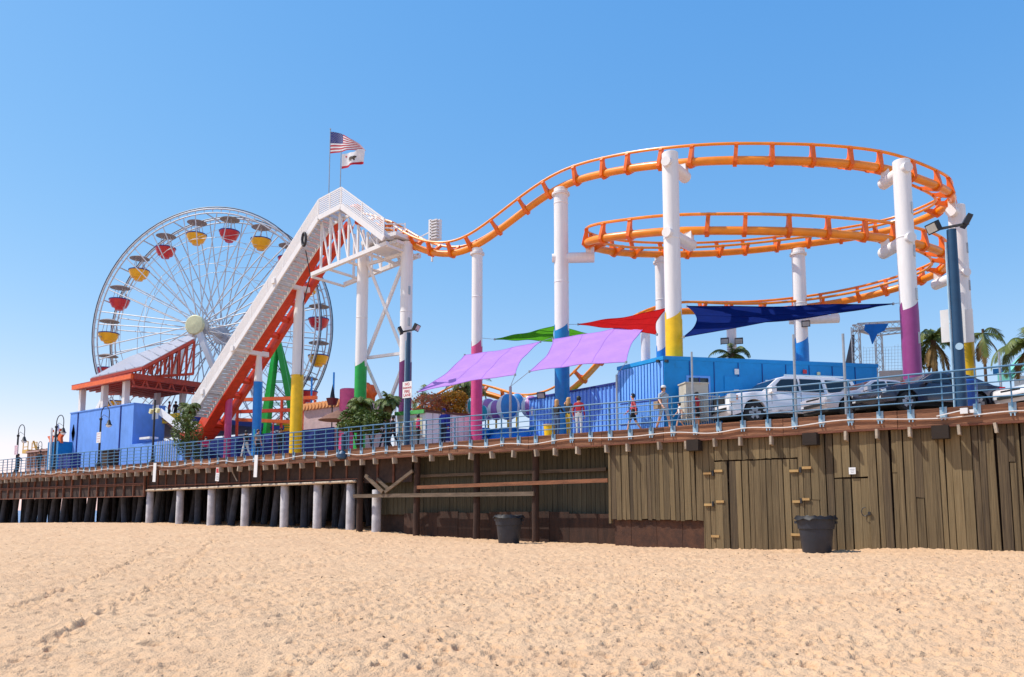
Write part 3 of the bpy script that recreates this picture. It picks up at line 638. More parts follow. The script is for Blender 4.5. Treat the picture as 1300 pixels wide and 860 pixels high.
p = at(497, 309, 47.8); mb = MB(); mb.box(p, (3.0, 2.2, .22)); mb.box(p-Vector((0, 0, .34)), (2.6, 1.6, .18)); mb.build('crest_platform', white, rc)
for px in (484, 500, 514): q = at(px, 306, 47.2); mb = MB(); mb.bar(q, q+Vector((0, 0, 1.1)), .06); mb.build('guard_post', white, rc)
for z in (.3, .55, .8, 1.05): mb = MB(); mb.bar(at(484, 306, 47.2)+Vector((0, 0, z)), at(514, 306, 47.2)+Vector((0, 0, z)), .05); mb.build('guard_rail', white, rc)
p = at(549, 293, 49.5); mb = MB(); mb.box(p, (.22, .5, 1.3)); mb.box(p+Vector((.35, .1, 0)), (.5, .2, 1.25))
for k in range(7): mb.box(p+Vector((.3, 0, -.6+.19*k)), (.55, .5, .07))
mb.build('signal_board', white, rc); mb = MB(); mb.bar(p+Vector((-1.6, 0, -.3)), p, .06); mb.bar(p+Vector((-1.6, 0, -.7)), p+Vector((0, 0, -.5)), .06); mb.bar(p, p-Vector((0, 0, 2.0)), .1); mb.build('signal_bracket', white, rc)
# lift columns with cross heads
for px, py, r_, paint, yp in ((381, 366, .40, yellow, 476), (329, 449, .30, bright_blue, 485), (291, 502, .24, pink, 500)):
    q = onv(px, py, LV); s_ = proj(q); t = 1
    p = Vector((q.x, q.y, q.z)); n = 24
    mb = MB(); mb.lathe([(r_, 4.46), (r_*.92, p.z-1.8), (r_*.55, p.z)], n, (p.x, p.y, 0)); c = mb.build('support_column', white, rc, smooth=True)
    zp = onv(px, yp, LV).z; mb = MB(); mb.lathe([(r_+.012, 4.48), (r_+.008, zp)], n, (p.x, p.y, 0)); mb.build('painted_foot', paint, c, smooth=True)
    mb = MB(); mb.box((p.x, p.y-.75, p.z), (.34, 2.9, .34)); mb.build('cross_head', white, rc)
# dark wreath hung on the stair and a loop of cable down the column
c = onv(386, 304, SV-.2); mb = MB(); mb.tube([c+Vector((.17*math.cos(a), 0, .42*math.sin(a)+.0)) for a in np.linspace(0, 2*math.pi, 25)], .085, 8); tag(mb.build('hose_coil', blk, smooth=True), 'dark coil of hose hung on the white lift stair', 'hose')
mb = MB(); mb.tube([onv(388, 318, SV-.1), onv(394, 350, SV+.4), onv(385, 385, LV-.6), onv(384, 440, LV-.5), onv(382, 478, LV-.5)], .035, 6); tag(mb.build('hanging_cable', blk, smooth=True), 'dark cable hanging down the yellow footed lift column', 'cable')
# ------------------------------------------------------------------ flags on the lift peak
def flagpole(px, ytop, ybot, v, label):
    a, b_ = onv(px, ybot, v), onv(px, ytop, v); mb = MB(); mb.tube([(b_.x, b_.y, a.z), b_], .03, 8); mb.lathe([(.0, 0), (.06, .05), (.0, .11)], 8, b_)
    return tag(mb.build('flag_pole', grey_metal, smooth=True), label, 'flag pole', 'flag poles on the lift peak')
fm = [mat('flag red', S(190, 30, 50), .8, trans=.25), mat('flag white', (.8, .78, .78), .8, trans=.25), mat('flag navy', S(36, 48, 120), .8, trans=.25), blk]
FV = SV+.3
flagpole(419.5, 165, 255, FV+.3, 'taller thin flag pole carrying the striped flag'); flagpole(433, 193, 258, FV, 'shorter thin flag pole carrying the white and red bear flag')
def flag(px, py, v, w_, h_, n, m_, colour, drop, label):
    o = onv(px, py, v); mb = MB(); P = {}
    for i in range(n+1):
        for j in range(m_+1):
            u = i/n; q = j/m_; ww = w_*(1-.22*(1-q)*u) if colour is us else w_
            x = ww*u*.93; yy = .16*math.sin(u*7+q*1.2)*u**.6+.10*math.sin(u*13-q*2)*u; z = -h_*q*(1-.06*u)-drop*u**1.25*(1.25-q*.85)+.06*math.sin(u*8+q*2)*u
            P[i, j] = o+Vector((x*.97, x*.2+yy, z))
    vs_ = [P[i, j] for i in range(n+1) for j in range(m_+1)]; ix = lambda i, j: i*(m_+1)+j
    mb.v = [tuple(v_) for v_ in vs_]
    for i in range(n):
        for j in range(m_):
            mb.f.append((ix(i, j), ix(i+1, j), ix(i+1, j+1), ix(i, j+1))); mb.m.append(colour(i/n, j/m_))
    root = empty('flag', o-Vector((0, 0, h_)), label, 'flag'); mb.build('cloth', fm, root, smooth=True)
    return root, P, n, m_
def us(u, q): return 2 if (u < .40 and q < 7/13) else (int(q*13+.001)+0) % 2
fl, P, n, m_ = flag(420, 167.5, FV+.3, 2.95, 1.45, 30, 13, us, 1.0, 'red and white striped flag with a navy starred corner flying from the taller pole')
mb = MB()
for r_ in range(9):
    for k in range(6 if r_ % 2 == 0 else 5):
        u = (.035+.066*k+(.033 if r_ % 2 else 0))*n; q = (.03+.056*r_)*m_; i, j = int(u), int(q); a = P[i, j].lerp(P[i+1, j], u-i).lerp(P[i, j+1].lerp(P[i+1, j+1], u-i), q-j)
        for dy in (-.006, .006):
            pts = []
            for s_ in range(10): rr = .032 if s_ % 2 == 0 else .013; an = math.pi/2+s_*math.pi/5; pts.append(a+Vector((rr*math.cos(an), dy, rr*math.sin(an))))
            mb.add(pts, [tuple(range(10))])
mb.build('stars', fm[1], fl)
fl, P, n, m_ = flag(434, 196, FV, 1.75, .95, 20, 12, lambda u, q: 0 if q > .8 else 1, .04, 'white flag with a dark bear and a red stripe on the shorter pole')
bear = [(-.30, .02), (-.26, .10), (-.18, .14), (-.05, .15), (.08, .13), (.16, .16), (.24, .13), (.31, .08), (.33, .02), (.27, .0), (.22, -.02), (.20, -.10), (.22, -.17), (.14, -.17), (.12, -.07), (.02, -.06), (.03, -.17), (-.06, -.17), (-.07, -.06), (-.14, -.05), (-.17, -.17), (-.25, -.17), (-.22, -.07), (-.28, -.05)]
def onflag(fx_, fz_):
    u = min(n-1.001, max(0, fx_*n)); q = min(m_-1.001, max(0, fz_*m_)); i, j = int(u), int(q)
    return P[i, j].lerp(P[i+1, j], u-i).lerp(P[i, j+1].lerp(P[i+1, j+1], u-i), q-j)
mb = MB()
for dy in (-.012, .012): mb.add([onflag(.52+x*.62, .47-z*1.1)+Vector((0, dy, 0)) for x, z in bear], [tuple(range(len(bear)))])
mb.build('bear_emblem', mat('bear brown', S(70, 56, 48), .8), fl)
mb = MB()
for dy in (-.012, .012): mb.add([onflag(.18+(.055 if s_ % 2 == 0 else .022)*math.cos(math.pi/2+s_*math.pi/5), .22-(.095 if s_ % 2 == 0 else .038)*math.sin(math.pi/2+s_*math.pi/5))+Vector((0, dy, 0)) for s_ in range(10)], [tuple(range(10))])
mb.build('star', fm[0], fl)

# ================================================================== FERRIS WHEEL
WC = at(268, 421, 79); WR = 12.2; e1 = Vector((.89, .447, 0)).normalized(); ax = Vector((-e1.y, e1.x, 0))   # ax points away
if ax.y < 0: ax = -ax
fw = empty('ferris_wheel', (WC.x, WC.y, 4.5), 'tall white spoked ferris wheel with red and yellow hanging gondolas', 'ferris wheel')
def wp(a, r_, s_): return WC+e1*(r_*math.sin(a))+Vector((0, 0, r_*math.cos(a)))+ax*s_
NG = 20; a0 = R(-10.2); HW = 1.35
for s_ in (-HW, HW):
    mb = MB(); mb.tube([wp(2*math.pi*k/80, WR, s_) for k in range(81)], .085, 8); mb.build('rim', wheel_grey, fw, smooth=True)
    mb = MB(); mb.tube([wp(2*math.pi*k/80, WR+.17, s_) for k in range(81)], .055, 6); mb.build('light_strip', dark_rim, fw, smooth=True)
    mb = MB(); mb.tube([wp(2*math.pi*k/80, WR-.42, s_) for k in range(81)], .07, 8); mb.build('rim', wheel_grey, fw, smooth=True)
    for rr, w_ in ((9.3, .028), (6.6, .028)):
        mb = MB(); mb.tube([wp(a0+2*math.pi*k/NG, rr, s_) for k in range(NG+1)], w_, 6); mb.build('ring_cable', wheel_grey, fw)
    for k in range(NG):
        a = a0+2*math.pi*k/NG; mb = MB()
        for da in (-.055, .055): mb.tube([wp(a+da*8, .8, s_*1.35), wp(a+da, WR-.4, s_)], .055, 6)
        mb.build('spoke', wheel_grey, fw, smooth=True)
    # rim plates
    mb = MB()
    for k in range(80): mb.bar(wp(2*math.pi*(k+.5)/80, WR-.42, s_), wp(2*math.pi*(k+.5)/80, WR, s_), .05); 
    mb.build('rim_web', wheel_grey, fw)['kind'] = 'stuff'
for k in range(NG):
    a = a0+2*math.pi*(k+.5)/NG; mb = MB(); mb.tube([wp(a, WR-.42, -HW), wp(a, WR-.42, HW)], .06, 6); mb.build('rim_tie', wheel_grey, fw, smooth=True)
    a = a0+2*math.pi*k/NG; mb = MB(); mb.tube([wp(a, 9.3, -HW), wp(a+R(18), WR-.4, HW)], .025, 5); mb.tube([wp(a, 6.6, -HW), wp(a+R(18), 9.3, HW)], .025, 5); mb.build('brace_cable', wheel_grey, fw)
MA = Matrix((e1, Vector((0, 0, 1)), ax)).transposed()
mb = MB(); mb.lathe([(.34, -2.8), (.34, 4.0)], 20, WC, MA); mb.build('axle', wheel_grey, fw, smooth=True)
for s_ in (-1.8, 1.8): mb = MB(); mb.lathe([(.85, s_-.08), (.85, s_+.08)], 28, WC, MA); mb.build('hub_plate', wheel_grey, fw, smooth=True)
mb = MB(); mb.lathe([(.0, -3.05), (.88, -3.0), (.97, -2.92), (.97, -2.7)], 28, WC, MA); mb.build('hub_cap', cream, fw, smooth=True)
for s_ in (-2.6, 3.6):
    for e in (-1, 1):
        mb = MB(); q = WC+e1*(e*7.2)+ax*(s_*1.15); q.z = 4.46; mb.bar(WC+ax*s_, q, .5, .5); mb.build('support_leg', white, fw)
# gondola prototype: parts around a pivot at local origin
def gondola(m_, name='gondola'):
    root = bpy.data.objects.new(name, None); col.objects.link(root); root.empty_display_size = .2
    mb = MB(); mb.lathe([(.05, .22), (.6, .12), (1.08, -.06), (1.08, -.10), (.5, -.10), (0, -.08)], 18); mb.build('canopy', canopy_m, root, smooth=True, local=True)
    mb = MB()
    for a in (.6, 2.2, 3.7, 5.3): mb.tube([(.45*math.cos(a), .45*math.sin(a), -.1), (.75*math.cos(a), .75*math.sin(a), -1.5)], .035, 6)
    mb.build('hanger', wheel_grey, root, local=True)
    mb = MB(); mb.lathe([(0, -2.52), (.42, -2.52), (.5, -2.32), (.78, -2.22), (1.02, -1.75), (1.10, -1.42), (1.02, -1.42), (.95, -1.75), (0, -1.95)], 20); mb.build('basket', m_, root, smooth=True, local=True)
    mb = MB(); mb.lathe([(1.13, -1.46), (1.13, -1.36), (1.02, -1.36), (1.02, -1.46)], 20); mb.build('basket_rim', navy, root, smooth=True, local=True)
    return root
gr_, gy_ = gondola(gond_r), gondola(gond_y)
for k in range(NG):
    src = gy_ if k % 2 == 0 else gr_
    o = src if k < 2 else copy_tree(src); o.scale = (.9, .9, .95)
    p = wp(a0+2*math.pi*k/NG, WR-.55, 0); o.parent = fw; o.location = p-rootloc(fw); o.rotation_euler = (0, 0, random.uniform(0, 6))
# ================================================================== BUILDINGS ON THE PIER
def atz(px, py, z):              # point on the ray at height z
    r = ray(px, py); return Vector((0, 0, HC))+r*((z-HC)/r.z)
def wallquad(mb, a, b_, z0, z1, off):   # thin upright panel between ground points a and b, pushed out by off
    d = (b_-a).to_2d().normalized(); nrm = Vector((d.y, -d.x, 0))
    P = [Vector((a.x, a.y, z0)), Vector((b_.x, b_.y, z0)), Vector((b_.x, b_.y, z1)), Vector((a.x, a.y, z1))]
    mb.prism([p+nrm*off for p in P], nrm*.03)
c0 = at(843, 452, 32.4); zt = c0.z; cr = atz(1113, 462.5, zt); cl = atz(785, 466, zt); cb = cr+(cl-c0)
bb = empty('blue_shed', (c0.x, c0.y, 4.5), 'long flat roofed bright blue shed behind the parked cars', 'shed')
mb = MB(); mb.prism([Vector((p.x, p.y, 4.4)) for p in (c0, cr, cb, cl)], (0, 0, zt-4.4-.16)); mb.build('wall', blue_shed, bb)
ctr = (c0+cb)/2; mb = MB(); mb.prism([Vector((p.x+(p.x-ctr.x)*.012, p.y+(p.y-ctr.y)*.012, zt-.16)) for p in (c0, cr, cb, cl)], (0, 0, .16)); mb.build('roof_trim', blue_shed, bb)
mb = MB(); mb.add([Vector((p.x, p.y, 4.42))+ (Vector((-.02, -.02, 0))) for p in (cl, c0)]+[Vector((p.x, p.y, zt-.17))+Vector((-.02, -.02, 0)) for p in (c0, cl)], [(0, 1, 2, 3)])
n = 15
for k in range(n):
    a = cl+(c0-cl)*((k+.12)/n); b_ = cl+(c0-cl)*((k+.80)/n); mb2 = MB(); wallquad(mb2, a, b_, 4.44, zt-.2, .012); mb2.build('cladding_panel', blue_shed2, bb)
def on_face(px, py, a, b_):      # point on the upright plane through a and b
    d = (b_-a); nrm = Vector((d.y, -d.x, 0)); r = ray(px, py); t = (a-Vector((0, 0, HC))).dot(nrm)/r.dot(nrm); return Vector((0, 0, HC))+r*t
def face_rect(px0, py0, px1, py1, a, b_, off, m_, name, parent):
    p, q_ = on_face(px0, py0, a, b_), on_face(px1, py1, a, b_); mb = MB(); wallquad(mb, p, q_, min(p.z, q_.z), max(p.z, q_.z), off); return mb.build(name, m_, parent)
f_ = face_rect(871, 477, 902, 507, c0, cr, .004, blue_shed2, 'window_frame', bb); face_rect(874, 480, 899, 505, c0, cr, .04, glass_d, 'window', bb); face_rect(886, 480, 888, 505, c0, cr, .072, navy, 'mullion', bb)
face_rect(919, 478, 944, 530, c0, cr, .01, blue_shed, 'door', bb); face_rect(931, 495, 937, 498, c0, cr, .045, whiter, 'door_sign', bb)
face_rect(931.5, 469, 937, 476, c0, cr, .06, whiter, 'wall_lamp', bb); face_rect(1018, 470, 1023, 475, c0, cr, .06, gond_r, 'alarm_bell', bb); face_rect(1036, 473, 1040, 477, c0, cr, .06, cream, 'wall_lamp', bb)
for k in range(1, 9):
    p = c0+(cr-c0)*k/9; mb = MB(); wallquad(mb, p, p+(cr-c0)*.002, 4.44, zt-.18, .004); mb.build('wall_joint', navy, bb)
for px, py in ((849, 459), (838, 459)): p = on_face(px, py, c0, cr) if px > 843 else on_face(px, py, cl, c0); mb = MB(); mb.box(p+Vector((-.05, -.1, 0)), (.12, .14, .10)); mb.build('camera_box', blk, bb)
# cabinet and steel fence before it
p = on_face(883, 505, c0, cr)+Vector((.25, -.75, 0)); mb = MB(); mb.box((p.x, p.y, 5.45), (.95, .7, 1.5), Matrix.Rotation(R(48), 3, 'Z')); mb.box((p.x, p.y, 6.22), (1.02, .76, .05), Matrix.Rotation(R(48), 3, 'Z')); cbn = tag(mb.build('utility_cabinet', mat('beige cabinet', S(196, 188, 170), .6)), 'beige utility cabinet standing under the blue shed window', 'cabinet')
fe = empty('steel_fence', (at(905, 530, 32.5).x, at(905, 530, 32.5).y, 4.5), 'short silver bar fence between the cabinet and the white sports utility car', 'fence')
a, b_ = at(870, 530, 31.0), at(914, 530, 31.6)
for k in range(16): q = a+(b_-a)*k/15; mb = MB(); mb.bar((q.x, q.y, 4.4), (q.x, q.y, 5.75), .03); mb.build('bar', grey_metal, fe)
for z in (4.85, 5.7): mb = MB(); mb.bar((a.x, a.y, z), (b_.x, b_.y, z), .04); mb.build('rail', grey_metal, fe)
fe = empty('blue_slat_fence', (at(815, 530, 33).x, at(815, 530, 33).y, 4.4), 'blue upright slat fence before the ribbed end of the blue shed', 'fence')
a, b_ = at(788, 530, 33.5), at(842, 530, 32.0)
for k in range(24): q = a+(b_-a)*k/23; mb = MB(); mb.bar((q.x, q.y, 4.35), (q.x, q.y, 5.75), .06, .03); mb.build('slat', blue_shed2, fe)
for z in (4.75, 5.65): mb = MB(); mb.bar((a.x, a.y, z), (b_.x, b_.y, z), .05); mb.build('rail', navy, fe)
# far blue shed with a sloping roof line
a = at(672, 507, 46); zt2 = a.z; b_ = at(792, 485, 40.5); back = Vector((4, 5, 0))
sh = empty('ribbed_shed', (b_.x, b_.y, 4.5), 'low ribbed blue shed behind the teal column', 'shed')
mb = MB(); mb.add([Vector((a.x, a.y, 4.4)), Vector((b_.x, b_.y, 4.4)), b_, a, Vector((a.x, a.y, 4.4))+back, Vector((b_.x, b_.y, 4.4))+back, b_+back, a+back], [(0,1,2,3),(1,5,6,2),(4,7,6,5),(0,3,7,4),(3,2,6,7),(0,4,5,1)]); mb.build('wall', blue_shed2, sh)
for k in range(26):
    u = (k+.5)/26; p = a+(b_-a)*u; mb = MB(); mb.bar((p.x-.02, p.y-.03, 4.4), (p.x-.02, p.y-.03, p.z-.03), .06, .05); mb.build('rib', blue_shed2, sh)
mb = MB(); mb.bar(a+Vector((0, -.04, 0)), b_+Vector((0, -.04, 0)), .12, .10); mb.build('roof_edge', navy, sh)
# white kiosk
k0 = at(541, 521, 41.5); ztk = k0.z; kl = atz(504, 524.5, ztk); kr = atz(604, 519.5, ztk) if True else None
kr = at(604, 518, 43.5); kr.z = ztk; kb = kr+(kl-k0)
ks = empty('white_kiosk', (k0.x, k0.y, 4.5), 'small white kiosk with a green roof edge behind the railing', 'kiosk')
mb = MB(); mb.prism([Vector((p.x, p.y, 4.5)) for p in (k0, kr, kb, kl)], (0, 0, ztk-4.5-.12)); mb.build('wall', whiter, ks)
mb = MB(); ctr = (k0+kb)/2; mb.prism([Vector((p.x+(p.x-ctr.x)*.04, p.y+(p.y-ctr.y)*.04, ztk-.12)) for p in (k0, kr, kb, kl)], (0, 0, .12)); mb.build('roof', mat('brown roof edge', S(96, 70, 60), .8), ks)
mb = MB(); dd = Vector((-.06, -.10, 0)); mb.bar(kl+dd+Vector((0, 0, -.06)), k0+dd+Vector((0, 0, -.06)), .06, .2); mb.build('green_trim', mat('green trim', S(96, 190, 100), .5), ks)
face_rect(508, 532, 536, 549, kl, k0, .004, cream, 'serving_hatch', ks); face_rect(506, 551, 538, 553, kl, k0, .1, mat('counter', S(170, 170, 170), .5), 'counter', ks)
face_rect(560, 524, 571, 560, k0, kr, .006, navy, 'door', ks)
for k in range(1, 8): p = k0+(kr-k0)*k/8; mb = MB(); wallquad(mb, p, p+(kr-k0)*.006, 4.35, ztk-.14, .004); mb.build('wall_joint', mat('grey joint', S(170, 165, 165), .7) if k == 1 else MATS['grey joint'], ks)
# teal and white booth at the landward end
tb = at(1290, 480, 33); bo = empty('teal_booth', (tb.x, tb.y, 4.5), 'white booth with a teal sloping eave beyond the dark sedan', 'booth')
a, b_ = at(1287, 478, 33), at(1345, 474, 33.5); mb = MB(); mb.prism([Vector((a.x, a.y, 4.4)), Vector((b_.x, b_.y, 4.4)), b_, a], (1.5, 2, 0)); mb.build('wall', whiter, bo)
mb = MB(); mb.bar(at(1276, 477, 32.6), at(1325, 432, 33), .5, .16); mb.bar(at(1284, 480, 32.4), at(1330, 440, 32.8), .3, .10); mb.build('eave', mat('pale teal paint', S(120, 205, 190), .5), bo)
mb = MB(); mb.box(at(1276, 479, 32.7), (.5, .4, .32)); mb.build('eave_box', MATS['pale teal paint'], bo)
mb = MB(); mb.box(at(1269, 472, 33.5), (.45, .4, .22)); mb.bar(at(1269, 474, 33.5), Vector((at(1269, 474, 33.5).x, at(1269, 474, 33.5).y, 4.4)), .06); tag(mb.build('blue_sign_box', teal_blue), 'small blue box on a thin post beside the teal eaves', 'box')

# ------------------------------------------------------------------ stucco house with roofed terrace
HV = 4.0; hx0, hx1 = vx(88, 555, HV), vx(168, 555, HV); hz = onv(168, 513, HV).z; HD = 2.6
ho = empty('blue_stucco_house', ((hx0+hx1)/2, EDGE+HV, 4.5), 'big blue stucco building with a roofed terrace beside the lift hill', 'building')
mb = MB(); mb.box(((hx0+hx1)/2, EDGE+HV+HD/2, (4.4+hz)/2), (hx1-hx0, HD, hz-4.4)); mb.build('wall', blue_house, ho)
for px in (98, 152): X = vx(px, 555, HV); mb = MB(); mb.box((X, EDGE+HV-.03, (4.4+hz)/2), (.10, .06, hz-4.4)); mb.build('downpipe', navy, ho)
mb = MB(); mb.box(((hx0+hx1)/2, EDGE+HV+HD/2, hz+.04), (hx1-hx0+.1, HD+.1, .08)); mb.build('coping', blue_house, ho)
mb = MB(); c = onv(93, 550, HV-.02); mb.add([c+Vector((-.28, -.03, 0)), c+Vector((0, -.03, -.75)), c+Vector((.28, -.03, 0)), c+Vector((0, -.03, .75))], [(0, 1, 2, 3)]); mb.prism([c+Vector((-.28, -.03, 0)), c+Vector((0, -.03, -.75)), c+Vector((.28, -.03, 0)), c+Vector((0, -.03, .75))], (0, .03, 0)); mb.build('diamond_plaque', panel_dark, ho)
lx1 = vx(232, 570, HV-.2); lz = onv(220, 559, HV-.2).z
mb = MB(); mb.box(((hx1+lx1)/2, EDGE+HV+.3, (4.4+lz)/2), (lx1-hx1, 1.0, lz-4.4)); mb.build('low_wall', blue_house, ho)
mb = MB(); c = onv(184, 558, HV-.3); mb.box(c+Vector((0, .3, .1)), (1.5, .7, .16)); mb.build('wall_ledge', whiter, ho)
gx0, gx1 = vx(200, 580, HV-.3), vx(224, 580, HV-.3)
for k in range(9): x = gx0+(gx1-gx0)*k/8; mb = MB(); mb.bar((x, EDGE+HV-.32, 4.5), (x, EDGE+HV-.32, 6.3), .07, .04); mb.build('gate_slat', grey_metal, ho)
tf = hz-.95; tx1 = vx(246, 520, HV+3)
mb = MB(); mb.box(((hx0+tx1)/2, EDGE+HV+HD+4.5, tf-.2), (tx1-hx0, 9.0, .4)); mb.build('terrace_floor', navy, ho)
mb = MB(); mb.box(((hx1+tx1)/2+.3, EDGE+HV+HD+2.0, (4.4+tf)/2), (tx1-hx1-.8, .3, tf-4.8)); mb.build('inner_wall', navy, ho)
mb = MB(); mb.box((vx(212, 530, HV+HD-.2)+.3, EDGE+HV+HD-.1, onv(218, 531, HV+HD-.2).z), (2.6, .25, .7)); mb.build('awning_box', yellow, ho)
# stair up to the terrace
s0 = onv(235, 556, HV+1.2); s1 = onv(203, 530, HV+1.2); n = 14
for k in range(n): p = s0+(s1-s0)*k/n; mb = MB(); mb.box(p+Vector((0, .7, 0)), (.30, 1.4, .05)); mb.build('step', batten_m, ho)
for dy in (0, 1.4):
    mb = MB(); mb.bar(s0+Y*dy+Vector((0, 0, .45)), s1+Y*dy+Vector((0, 0, .45)), .06, .55); mb.build('stair_guard', whiter, ho)
for k in range(7): p = s1+Vector((-.3-.14*k, 0, 0)); mb = MB(); mb.bar(p+Vector((0, 0, -.1)), p+Vector((0, 0, 1.0)), .05); mb.build('stair_post', whiter, ho)
# canopy
cB = onv(168, 478, HV-.4); cA = onv(93, 490, HV-.4); cA.z = cB.z; CD = 7.0
mb = MB(); mb.bar(cA, cB, .26, .34); mb.build('front_beam', orange_steel, ho)
mb = MB(); mb.bar(cB+Y*.1, cB+Y*CD, .22, .34); mb.build('side_beam', red_steel, ho); mb = MB(); mb.bar(cB+Y*.1+Vector((-.1, 0, -.75)), cB+Y*CD+Vector((-.1, 0, -.75)), .14, .14); mb.build('lower_beam', red_steel, ho)
for k in range(13):
    p = cB+Y*(.3+k*(CD-.4)/12); mb = MB(); mb.bar(p+Vector((-.1, 0, -.75)), p+Vector((-.1, (CD/24) if k % 2 else -(CD/24), 0)), .09); mb.build('web_member', red_steel, ho)
    mb = MB(); mb.bar(Vector((cA.x, p.y, cA.z-.05)), p+Vector((0, 0, -.05)), .12, .22); mb.build('purlin', red_steel, ho)
mb = MB(); mb.box(((cA.x+cB.x)/2, cA.y+CD/2, cA.z+.22), (cB.x-cA.x+.2, CD+.2, .08)); mb.build('canopy_roof', red_steel, ho)
for px in (103, 131, 158):
    X = vx(px, 505, HV+.1); mb = MB(); mb.box((X, EDGE+HV+.2, (hz+cB.z)/2), (.42, .42, cB.z-hz)); mb.build('terrace_post', white, ho)
for px, v in ((200, HV+5), (232, HV+6.2)):
    p = onv(px, 500, v); mb = MB(); mb.box((p.x, p.y, (tf+cB.z)/2), (.4, .4, cB.z-tf)); mb.build('terrace_post', white, ho)
# big sloping grey roof on red trusses
near_e = [at(116, 481, 66), at(182, 466, 63), at(247, 431, 63)]; far_e = [at(133, 472, 74), at(163, 455, 75), at(238, 428, 73)]
ro = empty('grey_slope_roof', (at(182, 478, 66).x, at(182, 478, 66).y, cB.z), 'steep grey sheet roof on red steel trusses above the terrace', 'roof')
for i in (0, 1):
    mb = MB(); mb.prism([near_e[i], near_e[i+1], far_e[i+1], far_e[i]], (0, 0, .12)); mb.build('roof_sheet', solar, ro)
    n = 6
    for k in range(1, n): a = near_e[i].lerp(near_e[i+1], k/n)+Vector((0, 0, .13)); b_ = far_e[i].lerp(far_e[i+1], k/n)+Vector((0, 0, .13)); mb = MB(); mb.bar(a, b_, .06, .05); mb.build('roof_seam', solar, ro)
for e, dt in ((near_e, 0), (far_e, 0)):
    base = [Vector((p.x, p.y, cB.z+.35)) for p in e]
    for i in (0, 1): mb = MB(); mb.bar(e[i]-Vector((0, 0, .12)), e[i+1]-Vector((0, 0, .12)), .2, .24); mb.build('top_chord', red_steel, ro)
    mb = MB(); mb.bar(base[0], base[2], .16, .18); mb.build('bottom_chord', red_steel, ro)
    n = 7
    for k in range(n+1):
        u = k/n; tp_ = e[1].lerp(e[2], u)-Vector((0, 0, .15)); bs = base[1].lerp(base[2], u); mb = MB(); mb.bar(bs, tp_, .13); mb.build('truss_post', red_steel, ro)
        if k < n: mb = MB(); mb.bar(bs, e[1].lerp(e[2], (k+1)/n)-Vector((0, 0, .15)), .09); mb.build('truss_diagonal', red_steel, ro)
# long navy hoarding behind the railing and far buildings at the sea end
a, b_ = onv(232, 562, 7.5), onv(424, 556, 7.5); mb = MB(); nvb = empty('navy_hoarding', (a.x, a.y, 4.5), 'long low navy hoarding under the lift hill', 'hoarding')
n = 12
for k in range(n): x0 = a.x+(b_.x-a.x)*k/n; x1 = a.x+(b_.x-a.x)*(k+1)/n; mb = MB(); mb.box(((x0+x1)/2, a.y, 5.65), (x1-x0-.02, .1, 2.1)); mb.build('panel', navy, nvb)
rose = mat('rose brown wall', S(186, 150, 140), .85, var=.08); HB = 3.0
fb = empty('rose_building', (vx(55, 580, HB), EDGE+HB, 4.5), 'low rose brown panelled building near the outer lamp posts', 'building')
bx0, bx1 = vx(34, 585, HB), vx(71, 585, HB); bz = onv(65, 572, HB).z
mb = MB(); mb.box(((bx0+bx1)/2, EDGE+HB+3, (4.4+bz)/2), (bx1-bx0, 6, bz-4.4)); mb.build('wall', rose, fb)
mb = MB(); mb.box(((bx0+bx1)/2, EDGE+HB+3, bz+.06), (bx1-bx0+.2, 6.2, .14)); mb.build('cornice', MATS['rose brown wall'], fb)
for k in range(8): X = bx0+(bx1-bx0)*(k+.5)/8; mb = MB(); mb.box((X, EDGE+HB-.02, 5.75), ((bx1-bx0)/12, .05, 1.5)); mb.build('shutter', batten_m, fb)
c = at(38, 568, 78); mb = MB()
for k in range(4): mb.bar(c+Vector((-.55 if k % 2 else .55, -.4 if k < 2 else .4, -.6)), c+Vector((-.55 if k % 2 else .55, -.4 if k < 2 else .4, .5)), .07)
for z in (-.6, .0, .5): mb.bar(c+Vector((-.55, -.4, z)), c+Vector((.55, -.4, z)), .07); mb.bar(c+Vector((-.55, .4, z)), c+Vector((.55, .4, z)), .07)
mb.box(c+Vector((0, 0, -.45)), (1.2, .9, .35)); mb.bar(c+Vector((.7, 0, .6)), c+Vector((.9, .6, -1.2)), .16); mb.bar(c+Vector((.9, .6, -1.2)), Vector((c.x+1.2, c.y+1.0, 4.4)), .22); tag(mb.build('lift_basket', mat('lift yellow', S(226, 180, 90), .5)), 'yellow cage of a cherry picker raised behind the rose building', 'cherry picker')
tt = empty('teal_game_stall', (vx(79, 580, 6.5), EDGE+6.5, 4.5), 'teal and orange game stall with starfish under a white peaked tent', 'stall')
a = at(79, 580, 68); mb = MB(); mb.box((a.x, a.y, 5.8), (2.0, 1.6, 2.4)); mb.build('body', teal_blue, tt)
for dx, dz, s_ in ((-.7, 2.5, .8), (.2, 2.75, .95), (.8, 2.6, .7)):
    mb = MB(); c = Vector((a.x+dx, a.y-.7, 4.8+dz)); pts = [c+Vector((s_*(1 if k % 2 == 0 else .42)*math.cos(math.pi/2+k*math.pi/5), 0, s_*(1 if k % 2 == 0 else .42)*math.sin(math.pi/2+k*math.pi/5))) for k in range(10)]; mb.prism(pts, (0, .2, 0)); mb.build('starfish', orange_steel if dx != .2 else white, tt)
mb = MB(); mb.lathe([(2.0, 7.6), (1.0, 9.0), (.2, 10.8), (.0, 11.2)], 8, (a.x+1.2, a.y+2.5, 0)); mb.build('tent_peak', whiter, tt); mb = MB(); mb.bar((a.x-.2, a.y-.9, 4.4), (a.x-.2, a.y-.9, 8.2), .14); mb.build('tent_pole', whiter, tt)
